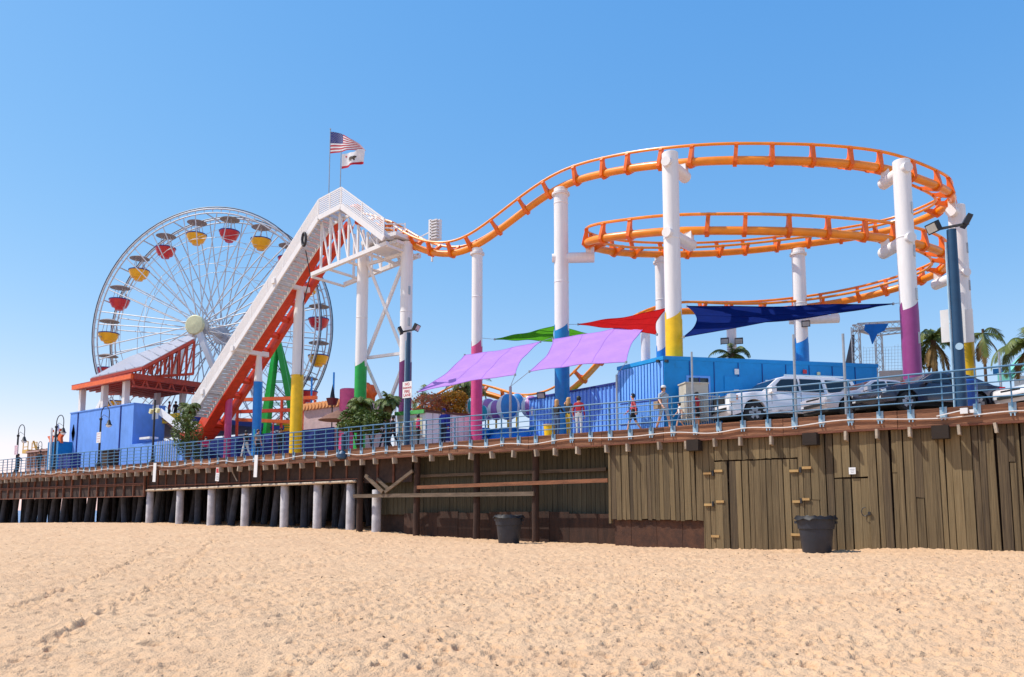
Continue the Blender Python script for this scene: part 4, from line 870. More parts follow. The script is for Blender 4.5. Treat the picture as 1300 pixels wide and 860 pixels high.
for k in range(4): mb = MB(); q = Vector((a.x+1.2+1.5*(1 if k % 2 else -1), a.y+2.5+1.5*(1 if k < 2 else -1), 0)); mb.bar((q.x, q.y, 4.4), (q.x, q.y, 7.7), .12); mb.build('tent_leg', whiter, tt)

# ------------------------------------------------------------------ shade sails
def sail(corners, m_, label, pull=.16, n=28, sag=.0):
    C_ = [at(*c) for c in corners]; tri = len(C_) == 3
    mb = MB(); P = []
    for i in range(n+1):
        for j in range(n+1):
            u, v = i/n, j/n; u2 = .5+(u-.5)*(1-pull*4*v*(1-v)*.8); v2 = .5+(v-.5)*(1-pull*4*u*(1-u))
            if tri: v2 = .5+(v2-.5)*1.0; A_ = C_[0].lerp(C_[1], v2); p = A_.lerp(C_[2], u2 if u < 1 else 1); 
            else: p = C_[0].lerp(C_[1], u2).lerp(C_[3].lerp(C_[2], u2), v2)
            p = p-Vector((0, 0, sag*16*u*(1-u)*v*(1-v)))+Vector((0, 0, 1))*(.035*math.sin(9*(u-v)+3*u*u)*math.sin(math.pi*u)+.025*math.sin(23*(u+.6*v))*math.sin(math.pi*v)*(abs(u-.5)*2)**2); P.append(p)
    o = sum(C_, Vector())/len(C_); root = empty('shade_sail', (o.x, o.y, min(c.z for c in C_)), label, 'shade sail', 'shade sails strung between the columns')
    ix = lambda i, j: i*(n+1)+j
    mb.add(P, [(ix(i, j), ix(i+1, j), ix(i+1, j+1), ix(i, j+1)) for i in range(n) for j in range(n)]); mb.build('cloth', m_, root, smooth=True)
    mb = MB(); per = [ix(i, 0) for i in range(n+1)]+[ix(n, j) for j in range(1, n+1)]+[ix(i, n) for i in range(n-1, -1, -1)]+[ix(0, j) for j in range(n-1, 0, -1)]
    mb.tube([P[k] for k in per]+[P[per[0]]], .022, 5); mb.build('hem', m_, root)
    for j in (n//3, 2*n//3): mb = MB(); mb.tube([P[ix(i, j)] for i in range(n+1)], .014, 4); mb.build('seam', m_, root)
    for c_ in C_: mb = MB(); mb.lathe([(.05, -.05), (.05, .05)], 8, c_); mb.build('corner_ring', grey_metal, root)
    return root
def rope(a, b_, root): mb = MB(); mb.tube([a, b_], .012, 5); mb.build('rope', grey_metal, root)
s1_ = sail([(530, 498, 38.5), (590, 451, 42.0), (686, 434, 40.5), (654, 476, 36.5)], sail_p, 'lilac shade sail stretched in front of the pink footed column', .13)
s2_ = sail([(672, 472, 36.5), (702, 431, 40), (829, 406, 37.5), (795, 460, 34)], sail_p, 'lilac shade sail stretched in front of the teal footed column', .13)
s3_ = sail([(705, 414, 44.5), (705, 434, 41.9), (628, 431, 43.2)], sail_g, 'green shade sail half hidden by the teal footed column', .1); 
sg = sail([(705, 414, 44.5), (705, 434, 41.9), (790, 432, 43.5)], sail_g, 'green shade sail reaching right behind the lilac one', .1)
s4_ = sail([(848, 391, 36.8), (834, 425, 35.9), (734, 412, 40.2)], sail_r, 'red shade sail tied to the yellow footed column', .16)
s5_ = sail([(872, 389, 36.2), (868, 428, 32.6), (1134, 386, 34.8)], sail_b, 'navy shade sail reaching across above the blue shed', .14, sag=.25)
rope(at(628, 431, 43.2), at(608, 429, 43.6), s3_); rope(at(734, 412, 40.2), at(716, 412, 41), s4_); rope(at(1134, 386, 34.8), at(1148, 384, 34.5), s5_); rope(at(868, 428, 32.6), at(860, 432, 34.2), s5_); rope(at(686, 434, 40.5), at(704, 428, 41), s1_)
pq = onv(648, 491, 3.5); rope(at(654, 476, 36.5), pq, s1_); rope(at(672, 472, 36.5), pq, s2_); rope(at(795, 460, 34), onv(783, 476, 3), s2_)

# ------------------------------------------------------------------ poles and lamps
def pole(px, y0, v, r_, m_, label, name='thin_pole', group='thin poles along the pier railing'):
    p = onv(px, y0, v); zb = deck_z(v)-.03; mb = MB(); mb.tube([(p.x, p.y, zb), (p.x, p.y, p.z)], r_, 8); mb.lathe([(r_*2.2, 0), (r_*2.2, .04)], 8, (p.x, p.y, zb)); return tag(mb.build(name, m_, smooth=True), label, 'pole', group)
pole(878, 447, .5, .04, grey_metal, 'thin steel pole before the dark shed window'); pole(1007, 425, .5, .045, grey_metal, 'thin steel pole in front of the white sports utility car doors'); pole(1070, 424, .5, .045, grey_metal, 'thin steel pole by the rear window of the white sports utility car')
pole(783, 476, 3, .055, grey_metal, 'steel pole at the left end of the ribbed shed wall'); pole(648, 491, 3.5, .07, grey_metal, 'steel pole holding the corner ropes of both lilac sails')
pole(1294-30+4, 447, 7, .04, grey_metal, 'thin steel pole beside the drooping palm frond'); pole(424, 473, 12, .07, bright_blue, 'blue pole next to the pink cylinder', 'ride_pole', 'blue ride poles'); pole(396, 480, 12, .07, bright_blue, 'blue pole right of the yellow footed lift column', 'ride_pole', 'blue ride poles')
pole(347, 536, 1.5, .035, gond_r, 'thin red pole behind the railing near the lift columns', 'ride_pole', 'blue ride poles'); pole(323, 545, 1.2, .04, mat('turquoise', S(60, 190, 200), .5), 'thin turquoise pole at the white hanging board', 'ride_pole', 'blue ride poles')
pole(502, 505, 5, .07, whiter, 'short white pole beside the dark palm', 'ride_pole', 'blue ride poles')
def floodlight(root, c, dirv):
    d = Vector(dirv).normalized(); mb = MB(); side = d.cross(Vector((0, 0, 1))).normalized(); up = side.cross(d); M = Matrix((side, d, up)).transposed()
    mb.box(c, (.46, .16, .34), M); f_ = mb.build('floodlight', blk, root); mb = MB(); mb.box(c+d*.085, (.38, .012, .26), M); mb.build('lens', mat('lamp glass', S(190, 190, 185), .2) if 'lamp glass' not in MATS else MATS['lamp glass'], f_)
def text_on(s_, size, c, m_, root, name='lettering', rz=0, depth=.004):
    cu = bpy.data.curves.new('t', 'FONT'); cu.body = s_; cu.size = size; cu.align_x = 'CENTER'; cu.align_y = 'CENTER'; cu.extrude = depth
    ob = bpy.data.objects.new('t', cu); col.objects.link(ob); bpy.context.view_layer.update()
    me = bpy.data.meshes.new_from_object(ob.evaluated_get(bpy.context.evaluated_depsgraph_get())); bpy.data.objects.remove(ob); me.materials.clear(); me.materials.append(m_)
    o = link(name, me, root); o.rotation_euler = (R(90), 0, rz); o.location = c-rootloc(root); return o
sign_red = mat('sign red', S(190, 50, 60), .6); sign_pale = mat('sign faded red', S(206, 130, 136), .6)
def flood_pole(px, ytop, v, r_, m_, label):
    p = onv(px, ytop, v); zb = deck_z(v)-.02; root = empty('floodlight_pole', (p.x, p.y, zb), label, 'light pole', 'floodlight poles')
    mb = MB(); mb.tube([(p.x, p.y, zb), (p.x, p.y, p.z-.1)], [r_, r_*.85], 14); mb.lathe([(r_*1.5, 0), (r_*1.5, .06)], 12, (p.x, p.y, zb)); mb.build('shaft', m_, root, smooth=True)
    mb = MB(); mb.tube([(p.x-r_*1.15, p.y-.08, zb), (p.x-r_*1.0, p.y-.08, p.z-.5)], .035, 6); mb.build('conduit', plate_blue, root)
    mb = MB(); mb.bar((p.x-.5, p.y, p.z), (p.x+.5, p.y, p.z), .07); mb.build('cross_bar', blk, root)
    floodlight(root, p+Vector((-.48, -.1, .05)), (-.6, -.7, -.45)); floodlight(root, p+Vector((.42, .1, .12)), (.8, .3, -.45))
    return root, p
f1, p = flood_pole(519, 420, .35, .12, dark_blue, 'dark blue floodlight pole with a red lettered sign in front of the white kiosk')
c = onv(517, 495, .12); mb = MB(); mb.box(c, (.62, .02, .80)); mb.build('sign_plate', whiter, f1)
for i, s_ in enumerate(('NO', 'PARKING', 'FIRE', 'LANE')): text_on(s_, .20 if i != 1 else .135, c+Vector((0, -.016, .27-.18*i)), sign_red, f1)
f2, p = flood_pole(1207.5, 288, .6, .165, dark_blue, 'tall thick dark blue floodlight pole rising by the right hand turn of the coaster')
for px in (1202, 1228): c = onv(px, 414, .95); mb = MB(); mb.box(c, (.34, .05, 1.05)); mb.build('side_panel', whiter, f2)
c = onv(1218, 440, .36); mb = MB(); mb.lathe([(.11, 0), (.11, .02)], 18, c, Matrix.Rotation(R(90), 3, 'X')); mb.build('round_sticker', plate_blue, f2)
mb = MB(); p = onv(1229, 505, 2.2); mb.lathe([(.28, 4.35), (.29, 5.35), (.25, 5.40), (0, 5.42)], 16, (p.x, p.y, 0)); tag(mb.build('blue_barrel', mat('barrel blue', S(20, 70, 150), .4), smooth=True), 'tall dark blue barrel behind the railing by the thick light pole', 'barrel')
def street_lamp(px, ytop, v, label, sign=False, s_=1.0, flip=1):
    p = onv(px, ytop, v); zb = deck_z(v)-.03; root = empty('street_lamp', (p.x, p.y, zb), label, 'street lamp', 'black hooked street lamps'); H = p.z-.9*s_
    mb = MB(); mb.lathe([(.20, zb), (.20, zb+.12), (.13, zb+.35), (.085, zb+.5), (.07, H-.1), (.11, H-.06), (.11, H+.06), (.05, H+.12)], 14, (p.x, p.y, 0)); mb.build('shaft', blk, root, smooth=True)
    mb = MB(); path = [(p.x, p.y, H)]+[(p.x+flip*(.62-.62*math.cos(a))*s_, p.y, H+.35*s_+.55*s_*math.sin(a)) for a in np.linspace(0, math.pi, 12)]; path.append((p.x+flip*1.24*s_, p.y, H-.15*s_)); mb.tube(path, .035, 6)
    mb.tube([(p.x, p.y, H+.1), (p.x+flip*.4*s_, p.y, H+.3*s_), (p.x+flip*1.1*s_, p.y, H+.05)], .018, 5); mb.build('hook_arm', blk, root, smooth=True)
    e = Vector((p.x+flip*1.24*s_, p.y, H-.15*s_)); mb = MB(); mb.lathe([(.05, .02), (.10, -.06), (.16, -.28), (.24, -.36), (.22, -.38)], 14, e); sh_ = mb.build('lamp_shade', blk, root, smooth=True)
    mb = MB(); mb.lathe([(.19, -.375), (.16, -.50), (0, -.56)], 12, e); mb.build('globe', whiter, sh_, smooth=True)
    if sign:
        c = Vector((p.x, p.y-.09, zb+(H-zb)*.62)); mb = MB(); mb.box(c, (.62, .03, .80)); mb.build('sign_plate', whiter if sign == 2 else mat('pinkish sign', S(220, 196, 205), .6), root)
        for i in range(4): mb = MB(); mb.box(c+Vector((0, -.017, .27-.18*i)), (.44-.1*(i % 2), .006, .035)); mb.build('print_line', sign_pale, root)
street_lamp(24, 540, .7, 'black hooked street lamp with a pale sign near the rose building', 1); street_lamp(72.5, 528, .7, 'black hooked street lamp between rose building and blue stucco building'); street_lamp(129, 517, .7, 'black hooked street lamp with sign against the blue stucco wall', 2)
street_lamp(49, 561, 14, 'small distant hooked street lamp above the rose building roof', s_=.8)
p = onv(197, 508, .7); root = empty('lamp_post', (p.x, p.y, 4.3), 'tall black lamp post with two white floodlights beside the terrace stair', 'lamp post')
mb = MB(); mb.lathe([(.20, 4.25), (.20, 4.4), (.12, 4.5), (.07, 5.0), (.06, p.z)], 12, (p.x, p.y, 0)); mb.build('shaft', blk, root, smooth=True)
for dx in (-.45, .4): mb = MB(); mb.box(p+Vector((dx, 0, -.75)), (.22, .2, .30), Matrix.Rotation(R(25), 3, 'Y')); mb.bar(p+Vector((0, 0, -.6)), p+Vector((dx, 0, -.7)), .05); mb.build('floodlight', cream, root)
p = onv(291.5, 533, 6.3); mb = MB(); mb.box(p+Vector((0, -.1, 0)), (.62, .03, .9)); sg_ = tag(mb.build('no_entry_sign', whiter), 'white sign with red print on the pink lift column', 'sign')
for i in range(4): mb = MB(); mb.box(p+Vector((0, -.118, .3-.2*i)), (.44-.1*(i % 2), .006, .04)); mb.build('print_line', sign_pale, sg_)
# small floodlights clamped on the columns
for px, py, t, lab in ((938, 433, 44.6, 'black floodlight on the short white column above the blue shed'), (920, 433, 44.6, 'second black floodlight on the short white column above the shed'), (1023, 411, 44.3, 'black floodlight clamped to the blue footed column above the shed'), (687, 502, 44, 'grey floodlight tilted up behind the balloon ride')):
    c = at(px, py, t); root = empty('clamp_light', c, lab, 'floodlight'); floodlight(root, c, (.3, -.8, -.4)); mb = MB(); mb.bar(c, c+Vector((-.35, .3, -.1)), .05); mb.build('bracket', blk, root)
# ================================================================== VEHICLES
CAR_RZ = math.atan2(-.751, -.661)
silver = mat('silver car paint', S(196, 190, 194), .28, .35, var=.02, coat=.6); carwhite = mat('pearl white car paint', S(244, 240, 240), .25, .0, var=.02, coat=.7)
cardark = mat('dark slate car paint', S(52, 54, 70), .25, .4, var=.03, coat=.7); chrome = mat('chrome', (.75, .75, .76), .12, 1.0, var=0); lampm = mat('headlamp glass', S(222, 226, 230), .08, .2, var=.02, coat=1); tail = mat('tail lamp red', S(190, 20, 30), .15, var=.02, coat=.6); amber = mat('amber lamp', S(230, 120, 40), .2, coat=.5); alloy = mat('alloy wheel', (.42, .42, .44), .35, .7, var=.02); underb = mat('underbody black', (.012, .012, .013), .9)
def car(loc, rz, L, W, prof_top, gh, wins, wb, xf, wr, paint, label, cat, zb=.25, roofw=.74, beltz=1.0):
    root = empty('parked_car', loc, label, cat, 'cars parked on the pier', rz); hw = W/2
    # body side outline: top line front to rear, bottom line rear to front with wheel arches
    pts = list(prof_top); xr = xf-wb; ar = wr+.09
    def archpts(xc): return [(xc-ar*math.cos(a), max(zb, wr+ar*math.sin(a)*1.02)) for a in np.linspace(0.0, math.pi, 13)]
    bottom = [(pts[-1][0]+.05, zb+.06)]+[(x, z) for x, z in archpts(xr)]+[(x, z) for x, z in archpts(xf)]+[(pts[0][0]-.06, zb+.04)]
    poly = pts+bottom; n = len(poly); cx = 0; cz = .75
    def halfw(x, z):
        e = abs(x)/(L/2); k = 1-.16*max(0, (e-.72)/.28)**2; return hw*k*(1-.05*max(0, (z-.75))-.06*max(0, .55-z))
    layers = []
    for s_, ins in ((-1, .05), (-.975, .018), (-.93, 0), (.93, 0), (.975, .018), (1, .05)):
        lay = []
        for x, z in poly:
            f_ = halfw(x, z); lay.append((x*(1-ins*.35/1) if abs(x) > L*.4 else x, f_*s_, z-ins*.6 if (x, z) in pts else z+ins*.2))
        layers.append(lay)
    mb = MB(); mb.add([p for l_ in layers for p in l_], [tuple(range(n))[::-1], tuple(range(5*n, 6*n))]+[(k*n+i, k*n+(i+1) % n, (k+1)*n+(i+1) % n, (k+1)*n+i) for k in range(5) for i in range(n)]); body = mb.build('body', paint, root, smooth=True, local=True)
    # greenhouse
    zs = [p[1] for p in gh]; z0, z1 = min(zs), max(zs)
    ghw = lambda z: hw*(.955+(roofw-.955)*(max(0,z-z0)/(z1-z0))**1.25)
    m_ = len(gh); lay = []
    for s_, ins in ((-1, .03), (-.93, 0), (.93, 0), (1, .03)):
        lay.append([(x, ghw(z-ins*.5)*s_, z-(ins if z > z0+.1 else 0)) for x, z in gh])
    mb = MB(); mb.add([p for l_ in lay for p in l_], [tuple(range(m_))[::-1], tuple(range(3*m_, 4*m_))]+[(k*m_+i, k*m_+(i+1) % m_, (k+1)*m_+(i+1) % m_, (k+1)*m_+i) for k in range(3) for i in range(m_)]); cab = mb.build('cabin', paint, root, smooth=True, local=True)
    for w_ in wins:
        for s_ in (-1, 1):
            a = [(x, (ghw(z-.015)+.002)*s_, z) for x, z in w_]; mb = MB(); mb.prism(a, (0, .012*s_, 0)); mb.build('side_window', glass_d, root, local=True)
    def screen(p, q, name):      # windscreen / rear glass between two side points of the cabin outline
        d = Vector((q[0]-p[0], 0, q[1]-p[1])); nrm = Vector((d.z, 0, -d.x)).normalized(); nrm = nrm if nrm.z > 0 else -nrm
        a = Vector((p[0], 0, p[1]))+d*.08; b_ = Vector((p[0], 0, p[1]))+d*.93
        mb = MB(); mb.prism([Vector((a.x, -ghw(a.z)*.9, a.z)), Vector((a.x, ghw(a.z)*.9, a.z)), Vector((b_.x, ghw(b_.z)*.88, b_.z)), Vector((b_.x, -ghw(b_.z)*.88, b_.z))], nrm*.012); mb.build(name, glass_d, root, local=True)
    screen(gh[0], gh[1], 'windscreen'); screen(gh[-1], gh[-2], 'rear_window')
    mb = MB(); mb.box(((xf+xr)/2, 0, wr+.12), (L*.9, W*.86, .5)); mb.build('underbody', underb, root, local=True)
    for x in (xf, xr):
        for s_ in (-1, 1):
            M = Matrix.Rotation(R(90), 3, 'X'); c = Vector((x, s_*(hw-.115), wr)); wd = .115; mb = MB()
            mb.lathe([(wr*.62, -wd), (wr*.92, -wd), (wr, -wd*.6), (wr, wd*.6), (wr*.92, wd), (wr*.62, wd)], 24, c, M); wh = mb.build('wheel', rubber, root, smooth=True, local=True)
            mb = MB(); mb.lathe([(wr*.64, s_*-wd*.92), (wr*.60, s_*-wd*.92), (wr*.56, s_*-wd*.3), (0, s_*-wd*.4)], 24, c, M)
            for k in range(6):
                a = k*math.pi/3; d = Vector((math.cos(a), 0, math.sin(a))); mb.bar(c+d*.04+Vector((0, s_*wd*.88, 0)), c+d*wr*.6+Vector((0, s_*wd*.88, 0)), .11, .05, up=(0, 1, 0))
            mb.lathe([(.07, s_*-wd*.96), (.07, s_*-wd*.3)], 12, c, M); mb.build('rim', alloy, wh, smooth=True, local=True)
    return root, halfw, ghw
def add_box(root, c, sz, m_, name, M=None): mb = MB(); mb.box(c, sz, M); return mb.build(name, m_, root, local=True)
def handles(root, xs, y, z, m_):
    for x in xs:
        for s_ in (-1, 1): add_box(root, (x, s_*y, z), (.2, .03, .035), m_, 'door_handle')
def joints(root, xs, y, z0, z1):
    for x in xs:
        for s_ in (-1, 1): add_box(root, (x, s_*y, (z0+z1)/2), (.012, .008, z1-z0), underb, 'door_gap')
def place(px, v, z=None):
    p = onv(px, 530, v); return Vector((p.x, p.y, deck_z(v)))
def front_to_center(p, L): d = Vector((math.cos(CAR_RZ), math.sin(CAR_RZ), 0)); return p-d*(L/2)
# white sports utility car
L, W = 5.66, 2.0; n0 = at(913, 535, 30.9); c = front_to_center(Vector((n0.x, n0.y, 0)), L); c.z = 4.48
suv, hwf, ghf = car(c, CAR_RZ, L, W, [(2.78, .36), (2.83, .50), (2.83, .70), (2.80, .93), (2.75, 1.03), (2.64, 1.11), (2.35, 1.17), (1.9, 1.22), (1.45, 1.25), (-2.70, 1.24), (-2.80, 1.15), (-2.83, .55)],
    [(1.50, 1.2), (.72, 1.82), (.40, 1.90), (-.6, 1.93), (-1.8, 1.92), (-2.52, 1.86), (-2.80, 1.2)], [[(1.12, 1.28), (.60, 1.76), (-.10, 1.80), (-.10, 1.28)], [(-.20, 1.28), (-.20, 1.80), (-1.12, 1.80), (-1.18, 1.28)], [(-1.36, 1.28), (-1.30, 1.79), (-2.36, 1.76), (-2.55, 1.30)]], 3.30, 1.84, .41, carwhite, 'long white sports utility car parked in front of the blue shed', 'car', roofw=.76)
add_box(suv, (2.80, 0, .92), (.06, 1.1, .34), chrome, 'grille'); add_box(suv, (2.84, 0, .92), (.02, .9, .24), underb, 'grille_mesh'); add_box(suv, (2.83, 0, .55), (.06, 1.3, .14), underb, 'air_intake')
for s_ in (-1, 1):
    add_box(suv, (2.68, s_*.78, .98), (.24, .30, .30), lampm, 'headlight'); add_box(suv, (2.72, s_*.74, .58), (.2, .26, .12), lampm, 'fog_lamp'); add_box(suv, (2.50, s_*.905, .98), (.22, .03, .16), amber, 'side_marker')
    add_box(suv, (1.12, s_*1.10, 1.32), (.20, .24, .22), carwhite, 'mirror'); add_box(suv, (-2.80, s_*.82, 1.1), (.06, .16, .6), tail, 'taillight'); add_box(suv, (-.9, s_*.70, 1.96), (2.6, .05, .05), chrome, 'roof_rail'); add_box(suv, (.3, s_*.985, .50), (2.4, .03, .07), chrome, 'sill_trim')
add_box(suv, (1.95, -.93, 1.06), (.22, .02, .05), underb, 'vent'); handles(suv, (-.0, -1.05), .985, 1.06, chrome); joints(suv, (1.10, -.15, -1.25), .988, .50, 1.22)
# silver car
L, W = 4.65, 1.80; n0 = at(1031, 530, 28.8); c = front_to_center(Vector((n0.x, n0.y, 0)), L); c.z = 4.49
sedan_top = [(2.30, .42), (2.36, .58), (2.30, .74), (2.05, .84), (1.05, .98), (-1.75, 1.0), (-2.28, .98), (-2.36, .84), (-2.36, .5)]
def scale_prof(P, k): return [(x*k, z) for x, z in P]
gh_s = [(1.10, .94), (.28, 1.38), (-.1, 1.44), (-.75, 1.43), (-1.15, 1.36), (-1.95, .96)]
wn_s = [[(.78, 1.0), (.20, 1.33), (-.22, 1.36), (-.22, 1.0)], [(-.30, 1.0), (-.30, 1.36), (-.80, 1.35), (-1.12, 1.25), (-1.30, 1.02)]]
sv, hwf, ghf = car(c, CAR_RZ, L, W, scale_prof(sedan_top, .98), scale_prof(gh_s, .98), [scale_prof(w_, .98) for w_ in wn_s], 2.68, 1.42, .32, silver, 'silver saloon car parked between the white sports utility car and the dark sedan', 'car', roofw=.70)
c2 = front_to_center(Vector((at(1099, 525, 27.2).x, at(1099, 525, 27.2).y, 0)), 4.9); c2.z = 4.49
dk, hwf, ghf = car(c2, CAR_RZ, 4.9, 1.84, scale_prof(sedan_top, 1.035), scale_prof(gh_s, 1.035), [scale_prof(w_, 1.035) for w_ in wn_s], 2.80, 1.50, .335, cardark, 'dark slate sedan parked by the thick dark blue light pole', 'car', roofw=.70)
c3 = front_to_center(Vector((at(1283, 520, 26.4).x, at(1283, 520, 26.4).y, 0)), 4.7000); c3.z = 4.49
w3, hwf, ghf = car(c3, CAR_RZ, 4.7000, 1.80, scale_prof(sedan_top, .995), scale_prof(gh_s, .995), [scale_prof(w_, .995) for w_ in wn_s], 2.68, 1.42, .32, carwhite, 'white saloon car parked beyond the dark sedan tail near the teal booth', 'car', roofw=.70)
for rt, k, pm_ in ((sv, .98, silver), (dk, 1.035, cardark), (w3, .995, carwhite)):
    add_box(rt, (2.31*k, 0, .64), (.05, .8, .14), underb, 'grille'); add_box(rt, (2.33*k, 0, .46), (.05, 1.1, .10), underb, 'air_intake')
    for s_ in (-1, 1):
        add_box(rt, (2.13*k, s_*.68, .70), (.34, .30, .13), lampm, 'headlight', Matrix.Rotation(.25, 3, 'Y')); add_box(rt, (2.28*k, s_*.66, .48), (.10, .2, .08), lampm, 'fog_lamp'); add_box(rt, (.72*k, s_*.99, 1.02), (.15, .20, .13), pm_, 'mirror')
        add_box(rt, (-2.26*k, s_*.70, .86), (.20, .34, .16), tail, 'taillight')
    handles(rt, (.0, -.95), .905, .86, pm_); joints(rt, (.82*k, -.26*k, -1.2*k), .905, .40, .98)

# ================================================================== PALMS AND SHRUBS
def frond(mb, base, az, el0, L, droop, wl, n=13, dense=2):
    p = Vector(base); el = el0; pts = []
    for k in range(n+1):
        pts.append(p.copy()); d = Vector((math.cos(az)*math.cos(el), math.sin(az)*math.cos(el), math.sin(el))); p = p+d*(L/n); el -= droop/n*(1+.8*k/n); el = max(el, -1.5)
    mb.tube(pts, [.03*(1-.8*k/n) for k in range(n+1)], 4, caps=False)
    side = Vector((-math.sin(az), math.cos(az), 0))
    for k in range(2, n*dense+1):
        u = k/(n*dense); i = min(int(u*n), n-1); b_ = pts[i].lerp(pts[i+1], u*n-i); t = (pts[i+1]-pts[i]).normalized(); l_ = wl*math.sin(math.pi*min(1, .12+u*.86))**.7
        for s_ in (-1, 1):
            d = (side*s_*.85+t*.65+Vector((0, 0, -.30-.5*random.random()))).normalized()*l_*random.uniform(.8, 1.1); wv = t*.035
            mb.add([b_-wv, b_+wv, b_+d*.6+wv*.7+Vector((0, 0, -.02)), b_+d+Vector((0, 0, -.10*l_)), b_+d*.6-wv*.7], [(0, 1, 2, 4), (4, 2, 3)])
def palm(px, ytop, t, label, L=1.9, nf=22, ndry=8, r_=.16, zb=4.48, name='palm_tree', lm=None, wl=.5, dense=2):
    c = at(px, ytop, t); root = empty(name, (c.x, c.y, zb), label, 'palm'); H = c.z
    mb = MB(); n = 16; prof = []
    for k in range(n+1): z = zb+(H-zb)*k/n; prof += [(r_*(1.15-.25*k/n), z), (r_*(1.15-.25*k/n)*.9, z+(H-zb)/n*.85)]
    mb.lathe(prof, 12, (c.x, c.y, 0)); mb.build('trunk', bark, root, smooth=False)
    mb = MB()
    for k in range(nf): frond(mb, c+Vector((0, 0, .05)), k*2.399+random.uniform(-.2, .2), random.uniform(-.1, 1.35), L*random.uniform(.8, 1.1), random.uniform(1.3, 2.2), wl, dense=dense)
    mb.build('crown', lm or leaf, root)
    if ndry:
        mb = MB()
        for k in range(ndry): frond(mb, c-Vector((0, 0, .1)), k*2.399, random.uniform(-.9, -.3), L*random.uniform(.6, .95), random.uniform(.8, 1.5), wl*.8)
        mb.build('dry_fronds', leaf_dry, root)
    return root
palm(1185, 434, 36, 'shaggy palm between the purple column and the thick light pole', 1.7, 20, 9, r_=.13, wl=.36)
palm(930, 455, 44, 'palm showing only its crown above the blue shed roof', 1.7, 14, 0, wl=.36)
palm(1305, 440, 31, 'palm whose long fronds arch over the teal booth', 1.8, 14, 6)
palm(1248, 425, 38, 'thin palm with one drooping frond right of the thick light pole', 1.7, 5, 3, r_=.07)
palm(240, 519, 55, 'small palm beside the terrace stair under the lift hill', 1.05, 22, 8, wl=.34)
palm(592, 494, 52, 'palm with feathery crown behind the pink footed column', 2.0, 20, 4)
palm(536, 507, 54, 'thin palm with curling fronds beyond the white kiosk', 2.0, 7, 2, r_=.08)
palm(458, 516, 43, 'broad fan palm at the foot of the green column', 1.15, 26, 6, wl=.34)
palm(492, 511, 42, 'dark palm right of the green footed column', 1.0, 20, 8, wl=.34, lm=leaf_dk)
def shrub(px, py, t, rx, rz_, m_, label, nl=1500, ls=.12):
    c = at(px, py, t); root = empty('shrub', (c.x, c.y, 4.46), label, 'shrub'); mb = MB()
    for k in range(7): a = random.uniform(0, 6.28); mb.tube([(c.x, c.y, 4.46), (c.x+rx*.4*math.cos(a), c.y+rx*.4*math.sin(a), c.z)], [.04, .015], 5)
    mb.build('stems', bark, root); mb = MB()
    lob = [(random.uniform(-.6, .6)*rx, random.uniform(-.6, .6)*rx, random.uniform(-.7, .7)*rz_, random.uniform(.3, .55)) for _ in range(14)]
    for k in range(nl):
        lx, ly, lz, lr = random.choice(lob); d = Vector((random.gauss(0, 1), random.gauss(0, 1), random.gauss(0, 1))).normalized()*lr*random.uniform(.7, 1.05); p = c+Vector((lx+d.x*rx, ly+d.y*rx, lz+d.z*rz_))
        if p.z < 4.5: continue
        a = Vector((random.gauss(0, 1), random.gauss(0, 1), random.gauss(0, .6))).normalized()*ls*random.uniform(.6, 1.3); b_ = a.cross(Vector((random.gauss(0, 1), random.gauss(0, 1), 1))).normalized()*ls*.4
        mb.add([p-a*.5, p+b_, p+a, p-b_], [(0, 1, 2, 3)])
    mb.build('foliage', m_, root)
shrub(454, 534, 41.5, 1.1, .7, leaf_dk, 'dense dark green shrub under the fan palm', 3600); shrub(472, 536, 41, .9, .6, leaf_dk, 'dense dark green shrub under the dark palm', 3200)
shrub(241, 557, 53, 1.1, 1.6, leaf_dk, 'dark green shrub at the foot of the small palm', 2400); shrub(576, 512, 49, 1.3, .8, leaf_or, 'orange yellow shrub below the low coaster hill', 2600, .13)
shrub(548, 515, 49, 1.6, .7, mat('pink bloom', S(226, 130, 110), .6, c2=S(170, 130, 60), trans=.2), 'pink flowering shrub seen above the white kiosk roof', 1800, .12)
shrub(1168, 455, 37, .5, .6, leaf, 'light green shrub beside the purple footed column', 700)

